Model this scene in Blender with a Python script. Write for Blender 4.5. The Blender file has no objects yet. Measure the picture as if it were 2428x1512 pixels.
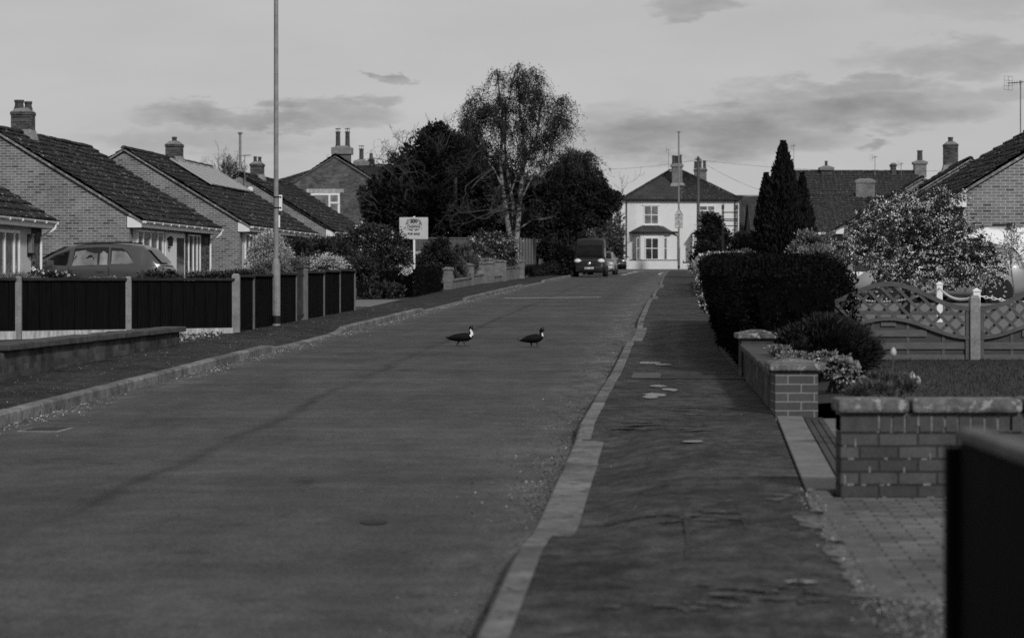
import bpy, math, random
import numpy as np
from mathutils import Vector, Matrix
random.seed(11); RNG = np.random.default_rng(11)
scene = bpy.context.scene
COL = scene.collection
# ---------------------------------------------------------------- the lie of the land
F = 5733.0; CX = 1214.0; HY = 670.0; S = 75 / F; CAMZ = 1.5      # survey constants: the street climbs S metres per metre
def gz(Y): return S * Y
def sx(x, Y): return (x - CX) * Y / F
def sz(y, Y): return CAMZ + (HY - y) * Y / F
def lerp_fn(pts):
    P = sorted(pts, key=lambda p: p[1]); ys = [p[1] for p in P]; xs = [p[0] for p in P]
    return lambda Y: float(np.interp(Y, ys, xs)) if ys[0] <= Y <= ys[-1] else (xs[0] + (Y-ys[0])*(xs[1]-xs[0])/(ys[1]-ys[0]) if Y < ys[0] else xs[-1] + (Y-ys[-1])*(xs[-1]-xs[-2])/(ys[-1]-ys[-2]))
kerbL = lerp_fn([(-5.5, 0), (-4.38, 20.7), (-3.48, 37.5), (-2.29, 57.3), (-.75, 82), (.65, 104), (2.9, 133), (5.1, 160), (6.3, 174)])
kerbR = lerp_fn([(-.50, 0), (-.14, 8.7), (.10, 12.6), (.43, 17.9), (.84, 23.8), (1.15, 28), (1.87, 38.9), (2.09, 41.9), (3.51, 63.6), (6.05, 100), (8.33, 133.6), (10.2, 160), (11.3, 174)])
backR = lerp_fn([(1.25, 0), (1.43, 9.5), (1.70, 14.1), (2.23, 20.6), (2.9, 34), (3.75, 45), (5.8, 76), (7.5, 100), (9.9, 133), (13, 174)])
backL = lerp_fn([(-6.75, 0), (-5.5, 26.3), (-5.0, 36.5), (-4.72, 41.6), (-3.69, 57.3), (-2.4, 86), (.45, 123), (1.9, 145), (3.6, 165)])

# ---------------------------------------------------------------- materials (all greys: the photograph is black and white)
def G(v): return (v, v, v, 1)
class NT:
    def __init__(s, name):
        s.m = bpy.data.materials.new(name); s.m.use_nodes = True; s.t = s.m.node_tree; s.n = s.t.nodes
        s.b = s.n['Principled BSDF']
    def add(s, typ, **kw):
        nd = s.n.new(typ)
        for k, v in kw.items():
            if k.startswith('i_'): nd.inputs[k[2:].replace('_', ' ')].default_value = v
            else: setattr(nd, k, v)
        return nd
    def link(s, a, b): s.t.links.new(a, b)
    def math(s, op, a, b=None, clamp=False):
        nd = s.add('ShaderNodeMath', operation=op); nd.use_clamp = clamp
        for i, v in enumerate((a, b)):
            if v is None: continue
            if hasattr(v, 'is_linked') or hasattr(v, 'links'): s.link(v, nd.inputs[i])
            else: nd.inputs[i].default_value = v
        return nd.outputs[0]
    def coord(s, kind='UV', scale=(1, 1, 1)):
        tc = s.add('ShaderNodeTexCoord'); mp = s.add('ShaderNodeMapping'); mp.inputs['Scale'].default_value = scale
        s.link(tc.outputs[kind], mp.inputs['Vector']); return mp.outputs[0]
    def noise(s, vec, scale, detail=5, rough=.6, lo=0., hi=1., a=.3, b=.7, dist=0.):
        nz = s.add('ShaderNodeTexNoise'); nz.inputs['Scale'].default_value = scale; nz.inputs['Detail'].default_value = detail
        nz.inputs['Roughness'].default_value = rough; nz.inputs['Distortion'].default_value = dist
        s.link(vec, nz.inputs['Vector']); mr = s.add('ShaderNodeMapRange'); mr.clamp = True
        for k, v in (('From Min', a), ('From Max', b), ('To Min', lo), ('To Max', hi)): mr.inputs[k].default_value = v
        s.link(nz.outputs[0], mr.inputs['Value']); return mr.outputs[0]
    def mix(s, fac, a, b):
        nd = s.add('ShaderNodeMix', data_type='FLOAT')
        for i, v in ((0, fac), (2, a), (3, b)):
            if hasattr(v, 'links'): s.link(v, nd.inputs[i])
            else: nd.inputs[i].default_value = v
        return nd.outputs[0]
    def out(s, val, rough=.85, spec=.25, bump=None, bstr=.3, bdist=.01, metal=0.):
        if hasattr(val, 'links'):
            cc = s.add('ShaderNodeCombineColor')
            for i in range(3): s.link(val, cc.inputs[i])
            s.link(cc.outputs[0], s.b.inputs['Base Color'])
        else: s.b.inputs['Base Color'].default_value = G(val)
        s.b.inputs['Roughness'].default_value = rough; s.b.inputs['Specular IOR Level'].default_value = spec
        s.b.inputs['Metallic'].default_value = metal
        if bump is not None:
            bp = s.add('ShaderNodeBump'); bp.inputs['Strength'].default_value = bstr; bp.inputs['Distance'].default_value = bdist
            s.link(bump, bp.inputs['Height']); s.link(bp.outputs[0], s.b.inputs['Normal'])
        return s.m
def plain(name, v, rough=.7, var=.2, scale=4, spec=.3, metal=0., stretch=(1, 1, 1), coords='Object', speck=None, bstr=0., fine=25, rnd=0.):
    t = NT(name); c = t.coord(coords, stretch)
    a = t.noise(c, scale, 6, .65, 1-var, 1+var); b = t.noise(c, scale*fine/4, 3, .6, 1-var*.5, 1+var*.5)
    val = t.math('MULTIPLY', t.math('MULTIPLY', a, b), v)
    if speck:
        thr, col, sc = speck; k = t.noise(c, sc, 4, .7, 0, 1, thr, thr+.04); val = t.mix(k, val, col)
    if rnd:
        g = t.add('ShaderNodeNewGeometry'); mr = t.add('ShaderNodeMapRange'); t.link(g.outputs['Random Per Island'], mr.inputs[0]); mr.inputs['To Min'].default_value = 1-rnd; mr.inputs['To Max'].default_value = 1+rnd; val = t.math('MULTIPLY', val, mr.outputs[0])
    return t.out(val, rough, spec, b if bstr else None, bstr, .01, metal)
def brick(name, c1, c2, mortar, var=.25, bw=.225, rh=.075, ms=.006, rough=.9, bias=-.2, patch=.25, bstr=.5, dark=None, msm=.25):
    t = NT(name); uv = t.coord('UV')
    wob = t.add('ShaderNodeTexNoise'); wob.inputs['Scale'].default_value = 6; t.link(uv, wob.inputs['Vector'])
    vm = t.add('ShaderNodeVectorMath', operation='MULTIPLY_ADD'); t.link(wob.outputs['Color'], vm.inputs[0]); vm.inputs[1].default_value = (.006, .006, 0); t.link(uv, vm.inputs[2])
    bk = t.add('ShaderNodeTexBrick'); t.link(vm.outputs[0], bk.inputs['Vector'])
    for k, v in (('Scale', 1), ('Mortar Size', ms), ('Mortar Smooth', msm), ('Bias', bias), ('Brick Width', bw), ('Row Height', rh)): bk.inputs[k].default_value = v
    bk.inputs['Color1'].default_value = G(c1); bk.inputs['Color2'].default_value = G(c2); bk.inputs['Mortar'].default_value = G(mortar)
    sp = t.add('ShaderNodeSeparateColor'); t.link(bk.outputs['Color'], sp.inputs[0])
    a = t.noise(uv, 1.1, 7, .65, 1-patch*1.6, 1+patch*1.6); b = t.noise(uv, 40, 4, .7, 1-var, 1+var)
    val = t.math('MULTIPLY', t.math('MULTIPLY', sp.outputs[0], a), b)
    if dark:   # a minority of darker, burnt bricks: same lattice, high-contrast bias
        b2 = t.add('ShaderNodeTexBrick'); t.link(vm.outputs[0], b2.inputs['Vector'])
        for k, v in (('Scale', 1), ('Mortar Size', ms), ('Bias', -.55), ('Brick Width', bw), ('Row Height', rh)): b2.inputs[k].default_value = v
        b2.inputs['Color1'].default_value = G(1); b2.inputs['Color2'].default_value = G(0); b2.inputs['Mortar'].default_value = G(1)
        s2 = t.add('ShaderNodeSeparateColor'); t.link(b2.outputs['Color'], s2.inputs[0])
        k = t.add('ShaderNodeMapRange'); k.clamp = True; t.link(s2.outputs[0], k.inputs[0])
        for kk, v in (('From Min', .62), ('From Max', .80), ('To Min', dark), ('To Max', 1)): k.inputs[kk].default_value = v
        val = t.math('MULTIPLY', val, k.outputs[0])
    inv = t.math('SUBTRACT', 1.0, bk.outputs['Fac'])
    return t.out(val, rough, .08, t.math('ADD', inv, t.math('MULTIPLY', b, .3)), bstr, .006)
def leafmat(name, v, var=.5, rough=.65, spec=.25, trans=.0):
    t = NT(name); g = t.add('ShaderNodeNewGeometry')
    mr = t.add('ShaderNodeMapRange'); t.link(g.outputs['Random Per Island'], mr.inputs[0]); mr.inputs['To Min'].default_value = v*(1-var); mr.inputs['To Max'].default_value = v*(1+var)
    c = t.coord('Object'); a = t.noise(c, .9, 3, .6, .75, 1.25)
    return t.out(t.math('MULTIPLY', mr.outputs[0], a), rough, spec)
MAT = {}
def M(k): return MAT[k]
def road_mat():
    t = NT('asphalt'); uv = t.coord('UV'); st = t.coord('UV', (1.6, .35, 1)); ob = t.coord('Object')
    a = t.noise(st, .8, 7, .65, .78, 1.2); b = t.noise(ob, 42, 3, .75, .55, 1.5); c = t.noise(ob, 3.2, 7, .72, .76, 1.24)
    sp = t.add('ShaderNodeSeparateXYZ'); t.link(uv, sp.inputs[0])
    wob = t.noise(t.coord('UV', (1, .5, 1)), .7, 4, .6, -.09, .09, .3, .7)
    u = t.math('ADD', sp.outputs[0], wob)
    seam = t.math('SUBTRACT', 1.0, t.math('MULTIPLY', t.math('ABSOLUTE', t.math('SUBTRACT', u, 2.2)), 9.0), clamp=True)
    sn = t.noise(t.coord('UV', (1, .25, 1)), 1.2, 5, .7, .25, 1, .36, .58)
    edge = t.math('SUBTRACT', 1.0, t.math('MULTIPLY', sp.outputs[0], 2.2), clamp=True)
    far = t.math('SUBTRACT', t.math('MULTIPLY', sp.outputs[0], 1.5), 1.5*4.4, clamp=True)
    eg = t.math('MULTIPLY', t.math('ADD', edge, far), t.noise(t.coord('UV', (2, .6, 1)), 2.5, 6, .7, 0, .95, .40, .62))
    stain = t.noise(t.coord('UV', (1, .7, 1)), 1.7, 6, .6, 0, 1, .63, .70)
    val = t.math('MULTIPLY', t.math('MULTIPLY', a, b), t.math('MULTIPLY', t.math('MULTIPLY', c, t.noise(t.coord('UV', (.22, 1.1, 1)), .7, 5, .6, .82, 1.16, .36, .64)), .068))
    val = t.math('MULTIPLY', val, t.math('SUBTRACT', 1.0, t.math('MULTIPLY', t.math('MULTIPLY', seam, sn), .42)))
    val = t.math('MULTIPLY', val, t.math('ADD', 1.0, eg))
    val = t.math('MULTIPLY', val, t.math('SUBTRACT', 1.0, t.math('MULTIPLY', stain, .32)))
    return t.out(val, .9, .08, b, .35, .012)
def pave_mat(name, base, seed=0.):
    t = NT(name); uv = t.coord('UV'); ob = t.coord('Object'); o2 = t.coord('UV', (1, .75, 1))
    o3 = t.add('ShaderNodeVectorMath', operation='ADD'); t.link(o2, o3.inputs[0]); o3.inputs[1].default_value = (seed, seed, 0)
    a = t.math('MULTIPLY', t.noise(o3.outputs[0], 1.1, 9, .72, .62, 1.4, .36, .64), t.noise(o3.outputs[0], 5.5, 8, .75, .55, 1.5, .36, .64)); b = t.noise(ob, 48, 3, .75, .5, 1.6); c = t.noise(uv, 7, 6, .75, .6, 1.4)
    wear = t.noise(o3.outputs[0], 3.4, 9, .78, 0, 1, .58, .66)
    val = t.math('MULTIPLY', t.math('MULTIPLY', a, b), t.math('MULTIPLY', c, base))
    val = t.mix(t.math('MULTIPLY', wear, .75), val, base*2.2)
    return t.out(val, .95, .06, b, .28, .012)
def roof_mat(name, v, lichen=.11, thr=.63):
    t = NT(name); uv = t.coord('UV'); g = t.add('ShaderNodeNewGeometry')
    a = t.noise(uv, .7, 5, .6, .6, 1.4); b = t.noise(t.coord('UV', (1, .55, 1)), 11, 5, .75, .4, 1.8)
    l = t.noise(t.coord('UV', (.8, .8, 1)), 5.5, 6, .75, 0, 1, thr, thr+.06)
    return t.out(t.mix(l, t.math('MULTIPLY', t.math('MULTIPLY', a, b), v), lichen), .85, .2, b, .4, .01)
MAT['asphalt'] = road_mat()
MAT['pave_left'] = pave_mat('footway_tarmac', .032); MAT['pave_right'] = pave_mat('footway_tarmac_worn', .044, 7.3)
MAT['kerb'] = plain('kerb_concrete', .14, .95, .5, 3, speck=(.60, .05, 7), bstr=.5, rnd=.22, spec=.1)
MAT['kerb_right'] = plain('kerb_concrete_pale', .125, .95, .45, 3, speck=(.60, .045, 7), bstr=.5, rnd=.24, spec=.1)
MAT['concrete'] = plain('concrete_post', .19, .9, .3, 5, speck=(.68, .3, 60), bstr=.5)
MAT['gravelboard'] = plain('gravel_board', .34, .9, .45, 3, stretch=(3, 3, .5))
MAT['fence_black'] = plain('dark_stained_boards', .0042, .85, .6, 6, stretch=(6, 6, .35), spec=.06)
MAT['fence_cap'] = plain('dark_stained_rail', .018, .8, .4, 6, spec=.2)
MAT['fence_mid'] = plain('weathered_boards', .075, .85, .35, 3, stretch=(6, 6, .4))
MAT['trellis'] = plain('stained_trellis_timber', .066, .7, .3, 5, stretch=(1, 1, 4))
MAT['trellis_dark'] = plain('stained_trellis_boards', .046, .75, .3, 4, stretch=(.6, 1, 5))
MAT['timber'] = plain('grey_timber', .11, .85, .35, 5, stretch=(6, 6, .5))
MAT['white'] = plain('white_paint', .66, .45, .05, 3)
MAT['upvc'] = plain('white_plastic', .72, .35, .06, 3)
MAT['render'] = plain('white_render', .62, .9, .05, 2, bstr=.2)
MAT['cream'] = plain('cream_render', .42, .9, .1, 3)
MAT['black'] = plain('black_paint', .012, .4, .3, 6)
MAT['rubber'] = plain('tyre_rubber', .012, .85, .3, 20)
MAT['steel'] = plain('galvanised_steel', .17, .55, .22, 7, speck=(.62, .3, 40), spec=.4)
MAT['lampsteel'] = plain('galvanised_lamp_steel', .19, .6, .25, 6, speck=(.60, .26, 30), spec=.3)
MAT['darksteel'] = plain('dark_iron', .02, .6, .4, 9)
MAT['pot'] = plain('clay_pot', .045, .85, .3, 7)
MAT['lead'] = plain('lead_flashing', .2, .7, .3, 6)
MAT['cement'] = plain('cement_flaunching', .16, .9, .35, 5)
MAT['brick_buff'] = brick('buff_brick', .105, .195, .31, dark=.32, bias=0, patch=.16, ms=.010)
MAT['brick_dark'] = brick('dark_multi_brick', .018, .12, .07, bias=0)
MAT['brick_brown'] = brick('brown_brick', .045, .115, .15, bias=0, patch=.25)
MAT['brick_chimney'] = brick('chimney_brick', .03, .09, .13, bias=0, patch=.35)
MAT['brick_wall'] = brick('garden_wall_brick', .052, .088, .034, var=.2, ms=.007, bias=0, patch=.25, bstr=.9, msm=.2)
MAT['brick_pier'] = brick('pier_brick', .066, .082, .2, var=.15, ms=.006, bias=0, patch=.12)
MAT['brick_low'] = brick('stained_low_wall_brick', .04, .075, .06, bias=0, patch=.5)
MAT['brick_pale'] = brick('pale_wall_brick', .12, .17, .13, bias=0, patch=.25)
MAT['brick_solid'] = plain('soldier_brick', .055, .9, .3, 9)
MAT['slab_brown'] = plain('edging_brick', .08, .9, .3, 6)
MAT['coping'] = plain('weathered_coping', .10, .95, .6, 5, speck=(.56, .26, 16), bstr=.6)
MAT['coping_dark'] = plain('mossy_coping', .05, .95, .5, 4, speck=(.64, .13, 12), bstr=.5)
MAT['tile'] = roof_mat('concrete_roof_tile', .015, .25, .575); MAT['tile_far'] = roof_mat('pantile_mottled', .026, .20, .57)
MAT['tile_plain'] = roof_mat('plain_roof_tile', .042, .07, .75)
MAT['verge'] = plain('verge_mortar', .15, .9, .65, 5, speck=(.58, .34, 10))
def glass(name, v, rough=.06, spec=.45):
    t = NT(name); c = t.coord('Object'); a = t.noise(c, 2.2, 3, .5, .5, 1.6); return t.out(t.math('MULTIPLY', a, v), rough, spec)
MAT['glass'] = glass('window_glass', .03); MAT['glass_pale'] = glass('net_curtained_glass', .11, .1); MAT['glass_mid'] = glass('curtained_window_glass', .15, .2)
MAT['carglass'] = glass('tinted_glass', .006, .05, .12); MAT['carglass_pale'] = glass('car_glass_painted_bright', .19, .1, .15)  # pale pane is opaque: brightness seen through the car is put into its colour
def paint(name, v, metal=.3, rough=.28, spec=.4, coat=.3):
    t = NT(name); m = t.out(v, rough, spec, metal=metal); t.b.inputs['Coat Weight'].default_value = coat; t.b.inputs['Coat Roughness'].default_value = .08; return m
MAT['car_grey'] = paint('mid_grey_car_paint', .062, .2, .25, .4, .45); MAT['car_dark'] = paint('near_black_car_paint', .010, 0, .35, .2, .12); MAT['car_silver'] = paint('silver_car_paint', .24, .2, .45, .3, .1); MAT['car_white'] = paint('white_car_paint', .7, 0)
MAT['chrome'] = plain('bright_metal', .5, .25, .1, 5, metal=.8); MAT['bloom_white'] = plain('lime_bloom', .17, .95, .4, 30); MAT['lens'] = plain('headlamp_lens', .62, .12, .25, 14, spec=.6)
MAT['lens_red'] = plain('tail_lamp_lens', .12, .5, .3, 12, spec=.3)
MAT['line'] = plain('road_paint', .34, .8, .4, 9); MAT['chalk'] = plain('faded_spray_paint', .2, .9, .4, 12)
MAT['mortar_old'] = plain('old_mortar', .10, .95, .5, 9, speck=(.55, .04, 14), bstr=.5); MAT['worn'] = pave_mat('worn_footway_tarmac', .07, 3.1); MAT['patch'] = plain('pale_footway_patch', .075, .9, .35, 6, bstr=.3); MAT['patch_dark'] = plain('dark_footway_patch', .022, .9, .4, 6)
MAT['grass'] = plain('lawn_earth', .022, .95, .4, 5); MAT['soil'] = plain('garden_soil', .028, .95, .45, 3)
MAT['paving'] = brick('block_paving', .085, .14, .045, bw=.2, rh=.1, ms=.007, bias=0, patch=.25, bstr=.8)
MAT['slab'] = plain('paving_slab', .13, .9, .25, 4, bstr=.3); MAT['gravel'] = plain('gravel_stone', .16, .95, .6, 8, speck=(.55, .3, 20), bstr=.8)
MAT['channel'] = plain('drain_channel_steel', .032, .7, .4, 12)
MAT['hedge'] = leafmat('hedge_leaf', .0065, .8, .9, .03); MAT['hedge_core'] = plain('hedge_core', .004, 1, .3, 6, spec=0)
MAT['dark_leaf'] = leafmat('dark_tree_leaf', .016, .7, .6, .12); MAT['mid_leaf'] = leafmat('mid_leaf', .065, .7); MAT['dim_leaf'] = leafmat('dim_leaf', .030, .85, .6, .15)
MAT['pale_leaf'] = leafmat('pale_leaf', .36, .5); MAT['grey_leaf'] = leafmat('grey_leaf', .15, .65); MAT['variegated'] = leafmat('variegated_leaf', .2, .75); MAT['cypress'] = leafmat('cypress_spray', .013, .7, .8, .08)
MAT['conifer'] = leafmat('dwarf_conifer_spray', .024, .6, .8, .1); MAT['birch_leaf'] = leafmat('birch_leaf', .016, .6, .7, .15)
MAT['blossom'] = leafmat('blossom_petal', .52, .35, .6); MAT['cherry_blossom'] = leafmat('cherry_petal', .48, .6, .7); MAT['blossom_dim'] = leafmat('fading_blossom', .34, .55, .6); MAT['cherry_leaf'] = leafmat('cherry_leaf', .022, .6)
MAT['grass_leaf'] = leafmat('grass_blade', .028, .6, .8, .1); MAT['pebble'] = leafmat('fallen_petal', .26, .6, .9, .1); MAT['grit'] = leafmat('gravel_chip', .15, .7, .9, .1); MAT['litter'] = leafmat('fallen_leaf', .09, .7, .9, .1)
MAT['bark'] = plain('bark', .045, .95, .45, 7, stretch=(3, 3, .6)); MAT['bark_dark'] = plain('dark_bark', .018, .95, .45, 7, stretch=(3, 3, .6))
MAT['birch'] = plain('birch_bark', .19, .8, .5, 3, stretch=(1, 1, 1.6), speck=(.48, .02, 2.6)); MAT['twig'] = plain('twig_bark', .05, .9, .4, 6); MAT['twig_pale'] = plain('pale_twig', .10, .9, .4, 6)
MAT['feather'] = plain('black_feather', .005, .75, .4, 30, spec=.12); MAT['feather_white'] = plain('white_feather', .62, .7, .12, 40); MAT['bill'] = plain('duck_bill', .06, .5, .2, 30); MAT['foot'] = plain('duck_foot', .035, .6, .3, 30)
MAT['sign'] = plain('sign_board', .42, .6, .06, 6); MAT['ink'] = plain('black_ink', .012, .6, .2, 9); MAT['solar'] = plain('solar_cell', .06, .15, .3, 8, spec=.6); MAT['frame_alu'] = plain('aluminium_frame', .35, .4, .1, 5)
MAT['pole_wood'] = plain('telegraph_pole_wood', .075, .9, .35, 4, stretch=(4, 4, .3))

# ---------------------------------------------------------------- mesh helpers
class MB:
    def __init__(s): s.v = []; s.f = []; s.m = []; s.cur = 0; s.uv = None
    def add(s, vs, fs, m=None):
        o = len(s.v); s.v += [tuple(p) for p in vs]; s.f += [tuple(i+o for i in f) for f in fs]; s.m += [s.cur if m is None else m]*len(fs); return s
    def poly(s, pts, m=None): return s.add(pts, [tuple(range(len(pts)))], m)
    def box(s, x0, x1, y0, y1, z0, z1, m=None):
        return s.add([(x0,y0,z0),(x1,y0,z0),(x1,y1,z0),(x0,y1,z0),(x0,y0,z1),(x1,y0,z1),(x1,y1,z1),(x0,y1,z1)],
                     [(0,3,2,1),(4,5,6,7),(0,1,5,4),(1,2,6,5),(2,3,7,6),(3,0,4,7)], m)
    def frus(s, c0, a0, b0, c1, a1, b1, m=None):  # tapered box: centres, half sizes
        vs = [(c[0]+i*a, c[1]+j*b, c[2]) for c, a, b in ((c0,a0,b0),(c1,a1,b1)) for i, j in ((-1,-1),(1,-1),(1,1),(-1,1))]
        return s.add(vs, [(0,3,2,1),(4,5,6,7),(0,1,5,4),(1,2,6,5),(2,3,7,6),(3,0,4,7)], m)
    def extr(s, poly, d, m=None):  # prism: 3-D polygon swept by vector d
        n = len(poly); d = Vector(d); a = [Vector(p) for p in poly]; vs = a + [p+d for p in a]
        return s.add(vs, [tuple(range(n))[::-1], tuple(range(n, 2*n))] + [(i, (i+1) % n, n+(i+1) % n, n+i) for i in range(n)], m)
    def bar(s, a, b, w, h, up=(0,0,1), m=None):  # rectangular bar from a to b
        a = Vector(a); b = Vector(b); d = (b-a).normalized(); sd = d.cross(Vector(up))
        if sd.length < 1e-4: sd = d.cross(Vector((1,0,0)))
        sd.normalize(); u = sd.cross(d); vs = [p + sd*i*w/2 + u*j*h/2 for p in (a, b) for i, j in ((-1,-1),(1,-1),(1,1),(-1,1))]
        return s.add(vs, [(0,3,2,1),(4,5,6,7),(0,1,5,4),(1,2,6,5),(2,3,7,6),(3,0,4,7)], m)
    def tube(s, pts, rad, n=8, m=None, caps=True):
        pts = [Vector(p) for p in pts]; k = len(pts)
        if not hasattr(rad, '__len__'): rad = [rad]*k
        vs = []; u = None
        for i, p in enumerate(pts):
            d = (pts[min(i+1, k-1)] - pts[max(i-1, 0)]).normalized()
            if u is None: u = d.orthogonal().normalized()
            else:
                u = u - d*u.dot(d); u = u.normalized() if u.length > 1e-6 else d.orthogonal().normalized()
            w = d.cross(u)
            for j in range(n):
                t = 2*math.pi*j/n; vs.append(p + (u*math.cos(t)+w*math.sin(t))*rad[i])
        fs = [(i*n+j, i*n+(j+1) % n, (i+1)*n+(j+1) % n, (i+1)*n+j) for i in range(k-1) for j in range(n)]
        if caps: fs += [tuple(range(n))[::-1], tuple(range((k-1)*n, k*n))]
        return s.add(vs, fs, m)
    def cyl(s, c, r, z0, z1, n=14, r1=None, m=None): return s.tube([(c[0],c[1],z0),(c[0],c[1],z1)], [r, r if r1 is None else r1], n, m)
    def lathe(s, prof, c=(0,0,0), n=20, m=None, axis='z'):
        vs = []
        for r, z in prof:
            for j in range(n):
                t = 2*math.pi*j/n; a, b = r*math.cos(t), r*math.sin(t)
                vs.append((c[0]+a, c[1]+b, c[2]+z) if axis == 'z' else ((c[0]+a, c[1]+z, c[2]+b) if axis == 'y' else (c[0]+z, c[1]+a, c[2]+b)))
        k = len(prof)
        fs = [(i*n+j, i*n+(j+1) % n, (i+1)*n+(j+1) % n, (i+1)*n+j) for i in range(k-1) for j in range(n)] + [tuple(range(n))[::-1], tuple(range((k-1)*n, k*n))]
        return s.add(vs, fs, m)
    def ball(s, c, r, n=12, k=8, m=None, sc=(1,1,1)):
        prof = [(math.sin(math.pi*i/k), -math.cos(math.pi*i/k)) for i in range(k+1)]; prof[0] = (.02, -1); prof[-1] = (.02, 1)
        o = len(s.v); s.lathe(prof, (0,0,0), n, m)
        for i in range(o, len(s.v)):
            p = s.v[i]; s.v[i] = (c[0]+p[0]*r*sc[0], c[1]+p[1]*r*sc[1], c[2]+p[2]*r*sc[2])
        return s
    def build(s, name, mats, parent=None, smooth=False, bevel=0., jitter=0.):
        if not isinstance(mats, (list, tuple)): mats = [mats]
        me = bpy.data.meshes.new(name)
        V = s.v if not jitter else [tuple(c + random.uniform(-jitter, jitter) for c in p) for p in s.v]
        me.from_pydata(V, [], s.f)
        for mt in mats: me.materials.append(MAT[mt] if isinstance(mt, str) else mt)
        if len(mats) > 1: me.polygons.foreach_set('material_index', s.m)
        me.update()
        if s.uv is None: boxuv(me)
        else:
            l = me.uv_layers.new(name='UVMap'); li = np.empty(len(me.loops), int); me.loops.foreach_get('vertex_index', li)
            l.data.foreach_set('uv', np.asarray(s.uv, float)[li].ravel())
        if smooth: me.polygons.foreach_set('use_smooth', [True]*len(me.polygons)); me.set_sharp_from_angle(angle=math.radians(48))
        return link(name, me, parent, bevel)
def boxuv(me):
    nl = len(me.loops); npy = len(me.polygons)
    if not nl: return
    co = np.empty(len(me.vertices)*3); me.vertices.foreach_get('co', co); co = co.reshape(-1, 3)
    li = np.empty(nl, int); me.loops.foreach_get('vertex_index', li)
    nr = np.empty(npy*3); me.polygons.foreach_get('normal', nr); nr = nr.reshape(-1, 3); tot = np.empty(npy, int); me.polygons.foreach_get('loop_total', tot)
    N = np.repeat(nr, tot, axis=0); P = co[li]; h = np.hypot(N[:, 0], N[:, 1]); flat = h < .15
    hx = np.where(flat, 1., -N[:, 1]/np.maximum(h, 1e-6)); hy = np.where(flat, 0., N[:, 0]/np.maximum(h, 1e-6))
    U = P[:, 0]*hx + P[:, 1]*hy
    tz = h; tx = -N[:, 2]*np.where(flat, 0, N[:, 0]/np.maximum(h, 1e-6)); ty = -N[:, 2]*np.where(flat, 0, N[:, 1]/np.maximum(h, 1e-6))
    Vv = np.where(flat, P[:, 1], P[:, 0]*tx + P[:, 1]*ty + P[:, 2]*tz)
    l = me.uv_layers.new(name='UVMap'); l.data.foreach_set('uv', np.stack([U, Vv], 1).ravel())
def link(name, data, parent=None, bevel=0.):
    o = bpy.data.objects.new(name, data); COL.objects.link(o)
    if parent is not None: o.parent = parent
    if bevel:
        b = o.modifiers.new('edges', 'BEVEL'); b.width = bevel; b.segments = 2; b.limit_method = 'ANGLE'
    return o
def tag(o, label, cat, group=None, kind=None):
    o['label'] = label; o['category'] = cat
    if group: o['group'] = group
    if kind: o['kind'] = kind
    return o
def thing(name, label, cat, loc=(0,0,0), rz=0., group=None):
    o = link(name, None); o.location = loc; o.rotation_euler = (0, 0, rz); return tag(o, label, cat, group)
def struct(o): o['kind'] = 'structure'; return o
def copy_tree(o, parent=None):
    c = o.copy(); COL.objects.link(c)
    if parent is not None: c.parent = parent
    for ch in [x for x in bpy.data.objects if x.parent is o]: copy_tree(ch, c)
    return c
def text(name, body, size, mat, parent, loc, align='CENTER', rot=(math.pi/2, 0, 0), sxy=1., bold=0.):
    cu = bpy.data.curves.new(name, 'FONT'); cu.body = body; cu.size = size; cu.align_x = align; cu.align_y = 'CENTER'; cu.extrude = .001; cu.offset = bold
    tmp = bpy.data.objects.new(name, cu); COL.objects.link(tmp); me = bpy.data.meshes.new_from_object(tmp.evaluated_get(bpy.context.evaluated_depsgraph_get())); bpy.data.objects.remove(tmp); me.materials.clear(); me.materials.append(MAT[mat]); o = link(name, me, parent); o.location = loc; o.rotation_euler = rot; o.scale = (sxy, 1, 1); return o

# ---------------------------------------------------------------- foliage
def unit(n):
    d = RNG.normal(size=(n, 3)); return d/np.linalg.norm(d, axis=1)[:, None]
def clump_points(blobs, n, sub=26, subr=.3, fill=.35, flat=1.0, keep=None):
    """leaf positions: sub-clumps over the surface of each blob (cx,cy,cz,rx,ry,rz) plus some inside"""
    B = np.array(blobs, float); area = (B[:, 3]*B[:, 5] + B[:, 4]*B[:, 5] + B[:, 3]*B[:, 4]); cnt = np.maximum(1, (n*area/area.sum()).astype(int)); P = []; D = []
    for b, k in zip(B, cnt):
        r = b[3:6]; ns = max(6, int(sub)); c = unit(ns); rad = RNG.uniform(.72, 1.04, ns)[:, None]; c = c*rad
        ix = RNG.integers(0, ns, k); off = RNG.normal(size=(k, 3))*subr*RNG.uniform(.4, 1.2, ns)[ix][:, None]; q = c[ix] + off*.75
        ins = RNG.random(k) < fill; q[ins] = unit(ins.sum())*RNG.uniform(.3, .98, ins.sum())[:, None]
        P.append(b[:3] + q*r); D.append(q/np.maximum(np.linalg.norm(q, axis=1), .2)[:, None])
    P = np.concatenate(P); D = np.concatenate(D)
    if keep is not None: k = keep(P); P = P[k]; D = D[k]
    return P, D
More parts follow.
